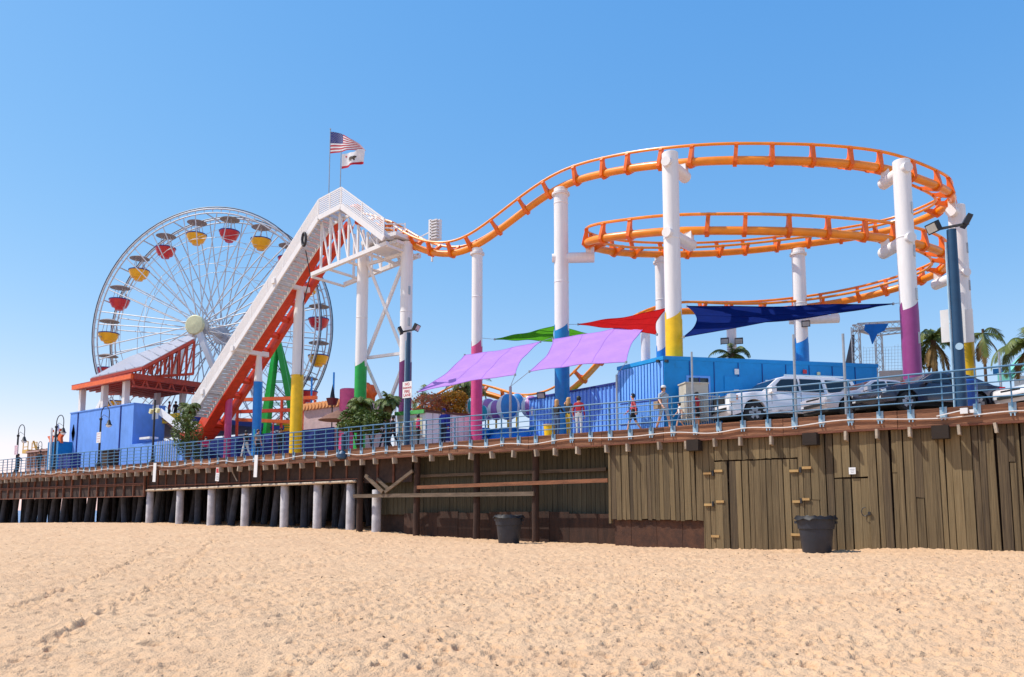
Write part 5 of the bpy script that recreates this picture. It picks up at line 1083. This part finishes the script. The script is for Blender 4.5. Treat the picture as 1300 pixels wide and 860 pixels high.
# ================================================================== RIDES AND DECORATION
lil = mat('lilac panel', S(178, 120, 180), .5); tealp = mat('teal panel', S(40, 160, 170), .5); skyp = mat('sky blue panel', S(50, 140, 205), .5)
br = empty('balloon_ride', (at(660, 530, 48).x, at(660, 530, 48).y, 4.5), 'blue children\'s ride with big striped balloon balls', 'amusement ride')
c = at(660, 535, 48); mb = MB(); mb.lathe([(3.6, 4.46), (3.6, 5.0), (2.6, 5.2), (2.2, 5.7), (1.0, 6.0), (0, 6.1)], 24, (c.x, c.y, 0)); mb.build('platform', bright_blue, br, smooth=True)
for px, py, t, r_, m2 in ((601, 517, 49, .55, tealp), (620, 520, 48.2, .60, lil), (630, 521, 47.4, .55, lil), (645, 517, 46.4, .70, skyp), (674, 517, 48, .62, lil), (692, 516, 47, .66, lil), (656, 511, 49, .5, skyp), (683, 523, 46, .5, lil), (611, 525, 46.5, .45, tealp)):
    c = at(px, py, t); root = br; mb = MB()
    nseg = 20
    for k in range(nseg):
        mb.mi = (k//5) % 2
        prof = [(r_*math.sin(a), -r_*1.12*math.cos(a)) for a in np.linspace(0, math.pi, 11)]
        a0_, a1_ = 2*math.pi*k/nseg, 2*math.pi*(k+1)/nseg
        vs_ = [c+Vector((q*math.cos(a), q*math.sin(a), z)) for q, z in prof for a in (a0_, a1_)]
        mb.add(vs_, [(2*i, 2*i+1, 2*i+3, 2*i+2) for i in range(10)])
    mb.mi = 0; bl_ = mb.build('balloon', [whiter, m2], br, smooth=True)
    mb = MB(); mb.tube([(c.x, c.y, c.z-r_*1.1), (c.x, c.y, 5.6), (at(660, 535, 48).x*.4+c.x*.6, at(660, 535, 48).y*.4+c.y*.6, 5.2)], .06, 6); mb.build('support_arm', yellow, br)
    mb = MB(); mb.lathe([(.25, 5.45), (.5, 5.55), (.55, 5.95), (.5, 5.95), (.45, 5.6), (0, 5.55)], 12, (c.x, c.y, 0)); mb.build('seat_tub', teal_blue, br, smooth=True)
# green A-frame ride with lattice
ga = at(353, 428, 66); ar_ = empty('green_frame_ride', (ga.x, ga.y, 4.5), 'tall green A frame of a swing ride behind the lift columns', 'amusement ride')
for i, (px, py, t) in enumerate(((334, 560, 65), (384, 560, 65), (325, 560, 70), (398, 560, 70))):
    q = at(px, py, t); q.z = 4.46; top = at(352, 428, 65.5 if i < 2 else 69.5); mb = MB(); mb.bar(top, q, .42 if i < 2 else .3, .42); mb.build('leg', green, ar_)
    if i in (0, 2):
        q2 = at((384, 398)[i//2], 560, (65, 70)[i//2]); q2.z = 4.46
        for k in range(1, 6):
            a, b_ = top.lerp(q, k/6), top.lerp(q2, k/6); mb = MB(); mb.bar(a, b_, .07); mb.build('lattice_bar', MATS['green paint'], ar_); mb = MB(); mb.bar(a, top.lerp(q2, (k+1)/6 if k < 5 else .95), .06); mb.build('lattice_bar', dark_rim, ar_)
mb = MB(); mb.bar(at(352, 428, 65.2), at(352, 428, 69.8), .5); mb.build('axle', green, ar_)
# red track pieces of a low ride behind the lift
lr = empty('low_red_ride', (at(350, 530, 63).x, at(350, 530, 63).y, 4.5), 'low ride with orange red beams behind the blue footed lift column', 'amusement ride')
for y0, y1, m_ in ((508, 505, orange_steel), (523, 520, redor), (533, 537, orange_steel)):
    a, b_ = at(300, y0, 63), at(402, y1, 61); mb = MB(); mb.bar(a, b_, .3, .26); mb.build('beam', m_, lr)
for px in (302, 330, 358, 386, 400): q = at(px, 508, 62.5); mb = MB(); mb.bar(q, (q.x, q.y, 4.46), .16); mb.build('post', redor, lr)
# pastel fun house with orange sign arc, pink cylinder and orange disc
ph = empty('pastel_fun_house', (at(410, 540, 58).x, at(410, 540, 58).y, 4.5), 'pastel fun house with an orange scalloped band behind the yellow footed column', 'amusement building')
a, b_ = at(386, 516, 58), at(446, 508, 56); bz_ = a.z
mb = MB(); mb.prism([Vector((a.x, a.y, 4.42)), Vector((b_.x, b_.y, 4.42)), Vector((b_.x, b_.y, b_.z)), a], (1.5, 2.5, 0)); mb.build('wall', mat('pastel peach wall', S(226, 196, 190), .7), ph)
for k in range(14):
    p = a.lerp(b_, (k+.5)/14); mb = MB(); mb.lathe([(0, -.1), (.26, -.1), (.26, .1), (0, .1)], 12, p+Vector((-.1, -.1, -.1)), Matrix.Rotation(R(90), 3, 'X')); mb.build('scallop', mat('sign orange', S(240, 170, 110), .6) if k == 0 else MATS['sign orange'], ph)
for k in range(6):
    p = a.lerp(b_, (k+.5)/6); mb = MB(); mb.box((p.x-.06, p.y-.1, 5.9), (.55, .08, 2.0), Matrix.Rotation(R(30), 3, 'Z')); mb.build('shutter', mat('dusty rose', S(170, 120, 124), .7) if k == 0 else MATS['dusty rose'], ph)
um = empty('thatch_parasol', (at(431, 545, 50).x, at(431, 545, 50).y, 4.5), 'brown thatched parasol behind the railing near the blue pole', 'parasol'); c = at(429, 533, 50)
mb = MB(); mb.lathe([(1.25, -.05), (.7, .28), (.05, .6), (0, .62)], 16, c); mb.build('roof', mat('thatch', S(128, 92, 76), .95, bump=.6), um); mb = MB(); mb.bar((c.x, c.y, 4.46), c, .09); mb.build('post', bark, um)
cy_ = at(443, 520, 52); mb = MB(); mb.lathe([(.62, 4.46), (.62, at(443, 494, 52).z-.05), (.57, at(443, 494, 52).z), (0, at(443, 494, 52).z)], 20, (cy_.x, cy_.y, 0)); tag(mb.build('pink_cylinder', pink, smooth=True), 'tall pink cylinder of a ride left of the green column', 'ride decoration')
c = at(462, 500, 53); od = empty('orange_flower_disc', (c.x, c.y, 4.5), 'round orange flower shaped ride sign beside the green column', 'ride decoration'); mb = MB(); n = 24
pts = [c+Vector((.62+.08*math.cos(8*2*math.pi*k/n), 0, 0)).x*Vector((0, 0, 0)) for k in range(0)]
mb.prism([c+(Vector((math.cos(2*math.pi*k/48), .2*math.cos(2*math.pi*k/48), math.sin(2*math.pi*k/48))))*(.72+.06*math.cos(8*2*math.pi*k/48)) for k in range(48)], (.1, .25, 0)); mb.build('disc', orange_steel, od); mb = MB(); mb.lathe([(.3, -.3), (.3, -.05)], 16, c+Vector((0, -.05, 0)), Matrix.Rotation(R(-90), 3, 'X')); mb.build('centre', redor, od); mb = MB(); mb.bar((c.x, c.y+.1, 4.46), c, .12); mb.build('post', bark, od)
pk = empty('parasol_pole', (at(423-2, 540, 53).x, at(421, 540, 53).y, 4.5), 'thin post with a dark red bucket and a furled black parasol', 'post'); c = at(422, 510, 53); c = at(422-0, 508, 53); mb = MB(); mb.bar((c.x, c.y, 4.46), c, .06); mb.build('post', blk, pk); mb = MB(); mb.lathe([(.28, -.35), (.40, .05), (.42, .1), (0, .12)], 14, c); mb.build('bucket', mat('dark red', S(110, 40, 50), .6), pk, smooth=True); mb = MB(); mb.lathe([(.18, .1), (.12, .5), (0, 1.1)], 10, c); mb.build('furled_parasol', blk, pk, smooth=True)
mb = MB(); mb.tube([at(414, 412, 60), at(418, 440, 60), at(424, 480, 60), at(428, 520, 60)], .05, 6); 
# stage truss with nets and a blue cloth
tr_ = empty('stage_truss', (at(1110, 470, 42).x, at(1110, 470, 42).y, 4.5), 'silver stage truss with nets and a hanging blue cloth beyond the shed', 'stage truss')
def truss(a, b_, w_=.34):
    d = (b_-a).normalized(); u = Vector((0, 0, 1)) if abs(d.z) < .9 else Vector((1, 0, 0)); s_ = d.cross(u).normalized(); u = s_.cross(d); mb = MB(); C_ = [s_*w_/2+u*w_/2, -s_*w_/2+u*w_/2, -s_*w_/2-u*w_/2, s_*w_/2-u*w_/2]
    for o in C_: mb.tube([a+o, b_+o], .028, 6)
    n = max(3, int((b_-a).length/.4))
    for k in range(n):
        for j in range(4): mb.tube([a+(b_-a)*k/n+C_[j], a+(b_-a)*(k+1)/n+C_[(j+1) % 4]], .014, 4, caps=False)
    mb.build('truss', grey_metal, tr_)
def dn(px, py, t): p = at(px, py, t); return Vector((p.x, p.y, 4.46)), p
for px, t in ((1086, 40), (1115, 45), (1150, 41)): b0, p = dn(px, 416 if t < 43 else 424, t); truss(b0, p)
truss(at(1086, 416, 40), at(1150, 412, 41)); truss(at(1086, 416, 40), at(1115, 424, 45), .26); truss(at(1115, 424, 45), at(1150, 420, 45.5), .2)
cl_ = [(1098, 412), (1127, 411), (1122, 420), (1113, 424), (1107, 437), (1103, 424), (1097, 420)]; mb = MB(); mb.prism([at(x, y, 39.6) for x, y in cl_], (.03, .04, 0)); mb.build('blue_cloth', mat('azure cloth', S(0, 120, 214), .8, trans=.2), tr_)
mb = MB()
for k in range(14): x = 1096+k*4; mb.tube([at(x, 440+3*math.sin(k), 43), at(x, 472, 43)], .007, 4, caps=False)
for k in range(8): y = 442+k*4; mb.tube([at(1096, y, 43), at(1148, y-2, 43)], .006, 4, caps=False)
nt2 = mb.build('net', mat('net cord', S(150, 160, 170), .8), tr_); nt2['kind'] = 'stuff'
mb = MB(); mb.prism([at(1073, 462, 40), at(1081, 462, 40), at(1081, 425, 40)], (.1, .2, 0)); mb.build('side_flap', mat('grey flap', S(96, 100, 110), .8), tr_); mb = MB(); mb.prism([at(1116, 471, 40.5), at(1146, 470, 40.8), at(1146, 488, 40.8), at(1116, 488, 40.5)], (.1, .15, 0)); mb.build('tarpaulin', mat('beige tarp', S(186, 180, 180), .8), tr_)
# yellow crate, small things behind the railing
c = onv(698, 549, 1.3); mb = MB(); mb.lathe([(.24, 4.36), (.28, 4.85), (.30, 4.86), (.30, 4.9), (.26, 4.9), (.24, 4.5), (0, 4.45)], 16, (c.x, c.y, 0)); tag(mb.build('yellow_tub', yellow, smooth=True), 'yellow plastic tub on the deck by the standing women', 'tub')
c = onv(139, 586, 1.5); mb = MB(); mb.box((c.x, c.y, 5.0), (1.3, .7, 1.1)); mb.box((c.x, c.y, 5.57), (1.4, .8, .06)); tag(mb.build('dark_bin', panel_dark), 'dark box shaped bin before the blue stucco wall', 'bin')
c = onv(88, 590, 1.5); mb = MB(); mb.box((c.x, c.y, 5.0), (2.0, .8, 1.1)); mb.box((c.x, c.y, 5.57), (2.1, .9, .06)); tag(mb.build('dark_bin', navy), 'long navy bin between rose building and stucco building', 'bin')
# ================================================================== PEOPLE
SKIN = mat('skin', S(214, 160, 130), .55, var=.05); SKIN2 = mat('skin tan', S(170, 116, 88), .55, var=.05)
def cloth(n_, c): return MATS.get(n_) or mat(n_, c, .85, var=.12, scale=6, bump=.3, bscale=12)
HAIR = {'black': mat('black hair', (.012, .010, .009), .5), 'brown': mat('brown hair', S(70, 46, 32), .55), 'blond': mat('blond hair', S(196, 150, 96), .55)}
def person(loc, rz, h, pose, top, bottom, skin, hair, label, shorts=False, long_sleeve=False, longhair=False, cap=None, bag=None, shoe=None, fingers=True):
    k = h/1.75; P = {'pelvis': (0, 0, .95), 'spine': (0, .01, 1.14), 'chest': (0, 0, 1.36), 'neck': (0, .0, 1.49), 'head1': (0, -.012, 1.585), 'head2': (0, -.012, 1.665)}
    Rr = {'pelvis': (.155, .115), 'spine': (.135, .10), 'chest': (.165, .115), 'neck': (.055, .055), 'head1': (.074, .088), 'head2': (.078, .092)}
    st = {'walk': .26, 'stand': .03, 'lean': .05, 'up': .03}[pose]
    for s_, n_ in ((1, 'R'), (-1, 'L')):
        sw = st*s_
        P['hip'+n_] = (.09*s_, 0, .90); P['knee'+n_] = (.10*s_, -sw*.55-.02, .50); P['ank'+n_] = (.105*s_, -sw*1.0+(.10 if sw < -.1 else 0), .085+(.07 if sw < -.1 else 0)); a_ = P['ank'+n_]; P['toe'+n_] = (.115*s_, a_[1]-.16, .045 if sw >= -.1 else .05)
        Rr['hip'+n_] = (.095, .10); Rr['knee'+n_] = (.062, .062); Rr['ank'+n_] = (.045, .045); Rr['toe'+n_] = (.045, .032)
        P['sho'+n_] = (.185*s_, 0, 1.40); Rr['sho'+n_] = (.062, .062)
        if pose == 'lean': P['elb'+n_] = (.23*s_, -.17, 1.16); P['wri'+n_] = (.15*s_, -.40, 1.17); P['hand'+n_] = (.12*s_, -.49, 1.17)
        elif pose == 'up' and s_ > 0: P['elb'+n_] = (.34*s_, -.12, 1.52); P['wri'+n_] = (.16*s_, -.14, 1.68); P['hand'+n_] = (.10*s_, -.13, 1.74)
        elif pose == 'walk': P['elb'+n_] = (.24*s_, sw*.35+.03, 1.14); P['wri'+n_] = (.25*s_, sw*.75-.08, .93); P['hand'+n_] = (.245*s_, sw*.9-.12, .85)
        else: P['elb'+n_] = (.235*s_, .03, 1.13); P['wri'+n_] = (.25*s_, -.05, .90); P['hand'+n_] = (.245*s_, -.07, .81)
        Rr['elb'+n_] = (.045, .045); Rr['wri'+n_] = (.030, .030); Rr['hand'+n_] = (.042, .026)
    B = [('pelvis', 'spine', 'top'), ('spine', 'chest', 'top'), ('chest', 'neck', 'top'), ('neck', 'head1', 'skin'), ('head1', 'head2', 'skin')]
    for n_ in 'RL':
        B += [('pelvis', 'hip'+n_, 'bottom'), ('hip'+n_, 'knee'+n_, 'bottom'), ('knee'+n_, 'ank'+n_, 'skin' if shorts else 'bottom'), ('ank'+n_, 'toe'+n_, 'shoe'), ('chest', 'sho'+n_, 'top'), ('sho'+n_, 'elb'+n_, 'top'), ('elb'+n_, 'wri'+n_, 'top' if long_sleeve else 'skin'), ('wri'+n_, 'hand'+n_, 'skin')]
    names = list(P); idx = {n_: i for i, n_ in enumerate(names)}
    me = bpy.data.meshes.new('skel'); me.from_pydata([P[n_] for n_ in names], [(idx[a], idx[b_]) for a, b_, _ in B], [])
    ob = bpy.data.objects.new('skel', me); col.objects.link(ob); md = ob.modifiers.new('Skin', 'SKIN'); md.use_smooth_shade = True
    sk = me.skin_vertices[0].data
    for n_ in names: sk[idx[n_]].radius = Rr[n_]; sk[idx[n_]].use_root = (n_ == 'pelvis')
    ss = ob.modifiers.new('Sub', 'SUBSURF'); ss.levels = 1; ss.render_levels = 1
    dg = bpy.context.evaluated_depsgraph_get(); dg.update(); bm_ = bpy.data.meshes.new_from_object(ob.evaluated_get(dg)); bpy.data.objects.remove(ob)
    mi = {'top': 0, 'bottom': 1, 'skin': 2, 'shoe': 3}; shoe = shoe or blk
    bones = [(Vector(P[a]), Vector(P[b_]), mi[c_], (a, b_)) for a, b_, c_ in B]
    mats_i = []
    for f_ in bm_.polygons:
        c = f_.center; best = (9, 0)
        for a, b_, m_, nm in bones:
            d = b_-a; t = max(0, min(1, (c-a).dot(d)/d.length_squared)); dd = (c-(a+d*t)).length
            mm = m_
            if nm[0] == 'pelvis' and nm[1] == 'spine' and c.z < 1.0: mm = 1
            if nm[0] == 'chest' and nm[1] == 'neck' and c.z > 1.47: mm = 2
            if nm[0].startswith('sho') and not long_sleeve and t > .6: mm = 2
            if nm[0].startswith('hip') and shorts and t > .9: mm = 2
            if dd < best[0]: best = (dd, mm)
        mats_i.append(best[1])
    mb = MB(); mb.v = [tuple(v.co) for v in bm_.vertices]; mb.f = [tuple(f_.vertices) for f_ in bm_.polygons]; mb.m = mats_i; mb.mi = 2
    hd = Vector((0, -.012, 1.64))
    mb.add([hd+Vector(q) for q in ((-.014, -.085, -.025), (.014, -.085, -.025), (0, -.118, -.03), (0, -.09, .025))], [(0, 1, 2), (0, 2, 3), (1, 3, 2)])      # nose
    for s_ in (-1, 1): mb.lathe([(0, -.012), (.022, -.006), (.02, .008), (0, .012)], 8, hd+Vector((.083*s_, .0, -.01)), Matrix.Rotation(R(90), 3, 'Y'))
    if fingers:
        for n_ in 'RL':
            w_, h_ = Vector(P['wri'+n_]), Vector(P['hand'+n_]); d = (h_-w_).normalized(); sd_ = Vector((0, 1, 0)) if abs(d.y) < .7 else Vector((1, 0, 0)); sd_ = (sd_-d*sd_.dot(d)).normalized(); cu = d.cross(sd_)
            for j, L_ in enumerate((.075, .085, .08, .062)):
                b0 = h_+sd_*(-.030+.02*j); mb.tube([b0, b0+d*L_*.5, b0+d*L_*.85+cu*.02, b0+d*L_*.95+cu*.035], [.0095, .009, .008, .006], 6)
            b0 = w_.lerp(h_, .45)-sd_*.03; mb.tube([b0, b0-sd_*.028+d*.03, b0-sd_*.03+d*.065], [.011, .010, .007], 6)
    mb.mi = 3
    for s_ in (-1, 1): mb.lathe([(0, -.008), (.010, 0), (0, .008)], 8, hd+Vector((.03*s_, -.086, .005)))        # eyes
    mb.add([hd+Vector(q) for q in ((-.024, -.088, -.055), (.024, -.088, -.055), (.018, -.090, -.062), (-.018, -.090, -.062))], [(0, 1, 2, 3)])       # mouth
    mb.mi = 0; mb.v = [(x*k, y*k, z*k) for x, y, z in mb.v]
    root = empty('person', loc, label, 'person', 'people on the pier', rz)
    mb.build('body', [top, bottom, skin, shoe], root, smooth=True, local=True)
    if hair:
        mb = MB(); pr = []; n = 16
        rings = [(0, .125), (.055, .112), (.088, .075), (.100, .03), (.102, -.01), (.098, -.05)]+([(.105, -.12), (.11, -.20), (.085, -.27)] if longhair else [(.075, -.085)])
        V = []
        for r_, z in rings:
            for j in range(n):
                a = 2*math.pi*j/n; x, y = r_*math.cos(a), r_*math.sin(a)*1.08+.012; 
                if y < -.03 and z < .06: y = max(y, -.03+.0*z) if abs(x) > .05 else .02
                V.append(((hd.x+x)*k, (hd.y+y)*k, (hd.z+z)*k))
        mb.add(V, [(i*n+j, i*n+(j+1) % n, (i+1)*n+(j+1) % n, (i+1)*n+j) for i in range(len(rings)-1) for j in range(n)]); mb.build('hair', HAIR[hair], root, smooth=True, local=True)
    if cap:
        mb = MB(); mb.lathe([(.102*k, .03*k), (.10*k, .08*k), (.06*k, .125*k), (0, .135*k)], 16, (hd.x*k, hd.y*k, hd.z*k)); mb.add([((hd.x+q[0])*k, (hd.y+q[1])*k, (hd.z+q[2])*k) for q in ((-.07, -.08, .035), (.07, -.08, .035), (.05, -.17, .02), (-.05, -.17, .02))], [(0, 1, 2, 3)]); mb.build('cap', cap, root, smooth=True, local=True)
    if bag:
        mb = MB(); mb.box((-.26*k, .06*k, .98*k), (.14*k, .30*k, .30*k)); mb.build('shoulder_bag', bag, root, local=True); mb = MB(); mb.tube([(-.22*k, .05*k, 1.12*k), (-.12*k, -.10*k, 1.36*k), (.10*k, -.04*k, 1.47*k), (.05*k, .1*k, 1.40*k), (-.2*k, .12*k, 1.1*k)], .014, 6); mb.build('strap', bag, root, local=True)
    return root
def pl_(px, v): p = onv(px, 540, v); return Vector((p.x, p.y, deck_z(v)))
wh_c = cloth('white cotton', (.75, .74, .72)); nv_c = cloth('navy cotton', S(28, 34, 60)); bk_c = cloth('black cotton', (.015, .015, .017)); rd_c = cloth('red cotton', S(176, 32, 44)); pk_c = cloth('coral knit', S(222, 96, 100)); gr_c = cloth('pale grey cotton', S(176, 186, 192)); kh_c = cloth('khaki cotton', S(150, 128, 104)); dn_c = cloth('denim', S(70, 92, 130)); bl_c = cloth('royal blue cotton', S(30, 50, 150)); mg_c = cloth('magenta cotton', S(180, 30, 90)); tq_c = cloth('light blue cotton', S(120, 170, 214)); gy_c = cloth('grey cotton', S(130, 130, 134))
CAMR = math.pi                 # facing the beach has rz = 0 (front is -y)
pr1 = person(pl_(804, 1.6), R(-60), 1.62, 'walk', pk_c, bk_c, SKIN, 'black', 'person in a coral cardigan and dark shorts walking before the ribbed shed wall', shorts=True, long_sleeve=True, bag=bk_c)
pr2 = person(pl_(843, 1.5), R(60), 1.80, 'walk', gr_c, gr_c, SKIN, 'brown', 'person in a pale grey shirt and white cap with a shoulder bag', shorts=True, cap=wh_c, bag=kh_c)
person(pl_(863, 1.3), R(-50), 1.05, 'walk', wh_c, dn_c, SKIN, 'black', 'small child in a white top beside the person in the white cap', shorts=True)
person(pl_(885, 1.6), R(80), 1.42, 'stand', rd_c, bk_c, SKIN2, 'black', 'child in a red top and black shorts before the utility cabinet', shorts=True, cap=bk_c)
person(pl_(707, 1.2), R(175), 1.66, 'lean', bk_c, dn_c, SKIN, 'blond', 'person with long blond hair in black top and jeans by the yellow tub', longhair=True, long_sleeve=True)
person(pl_(722, 1.5), R(170), 1.72, 'up', bk_c, yellow and cloth('mustard cotton', S(206, 172, 60)), SKIN, 'blond', 'person raising an arm to the head before the teal column', longhair=True)
person(pl_(735, 1.0), R(195), 1.68, 'stand', rd_c, wh_c, SKIN, 'black', 'person in a red jacket and white trousers seen from behind', long_sleeve=True)
person(pl_(563, 1.4), R(180), 1.78, 'stand', bl_c, nv_c, SKIN2, 'black', 'person in a royal blue hoodie standing at the kiosk side', long_sleeve=True, cap=bl_c)
person(pl_(531, 1.5), R(150), 1.66, 'stand', mg_c, bk_c, SKIN, 'black', 'person in a magenta top behind the floodlight pole', long_sleeve=True)
person(pl_(517, 2.0), R(40), 1.62, 'stand', wh_c, bk_c, SKIN, 'brown', 'person in white beside the floodlight pole', long_sleeve=False)
person(pl_(499, 1.6), R(-70), 1.74, 'walk', bk_c, nv_c, SKIN2, 'black', 'person all in black walking past the dark palm', long_sleeve=True)
person(pl_(489, 1.5), R(-70), 1.68, 'walk', gy_c, nv_c, SKIN, 'black', 'person in grey and navy walking beside the one in black', long_sleeve=True)
person(pl_(440, 1.4), R(180), 1.74, 'lean', tq_c, dn_c, SKIN, 'brown', 'person in a light blue shirt leaning by the dark blue post')
person(pl_(357, 2.2), R(70), 1.72, 'stand', bk_c, bk_c, SKIN2, 'black', 'person in black between the red pole and the yellow footed column', long_sleeve=True)
person(pl_(328, 1.6), R(100), 1.72, 'stand', gy_c, nv_c, SKIN, 'brown', 'person in grey before the blue footed lift column')
person(pl_(313, 1.4), R(-80), 1.70, 'walk', bk_c, wh_c, SKIN, 'black', 'person in a black top and white trousers left of the blue footed column')
person(pl_(262, 1.8), R(60), 1.60, 'stand', mg_c, nv_c, SKIN, 'black', 'person in magenta before the navy hoarding')
person(pl_(53, 1.4), R(20), 1.8, 'stand', bk_c, bk_c, SKIN2, 'black', 'person in black standing before the rose building', long_sleeve=True)
person(pl_(26, 1.4), R(200), 1.7, 'lean', nv_c, bk_c, SKIN, 'brown', 'person in navy by the outermost street lamp', long_sleeve=True)
for i, (px, dy, c_, lab) in enumerate(((105, .9, bk_c, 'person in black on the terrace beside the first white post'), (124, 1.0, gy_c, 'person in grey on the terrace between white posts'), (148, 1.1, nv_c, 'person in navy on the terrace near the third white post'), (170, 1.3, bk_c, 'person in black on the terrace at the stucco wall corner'), (178, 1.6, dn_c, 'person in denim blue on the terrace near the corner'), (215, 1.0, rd_c, 'person in red on the terrace above the stair'), (223, 1.3, bk_c, 'person in black on the terrace above the stair'))):
    v = HV+HD+.3+dy; p = onv(px, 518, v); person(Vector((p.x, p.y, tf)), random.uniform(0, 6), 1.72, 'stand', c_, bk_c, SKIN, random.choice(('black', 'brown')), lab, fingers=False)
# dark blue post with a round foot at the railing
p = onv(438, 552, .1); mb = MB(); mb.tube([(p.x, p.y-.1, 3.9), (p.x, p.y-.1, p.z)], .11, 10); mb.lathe([(.22, 3.78), (.30, 3.86), (.30, 4.05), (.16, 4.2)], 14, (p.x, p.y-.1, 0)); tag(mb.build('mooring_post', dark_blue, smooth=True), 'short dark blue post with a thick foot fixed on the pier fascia', 'post')
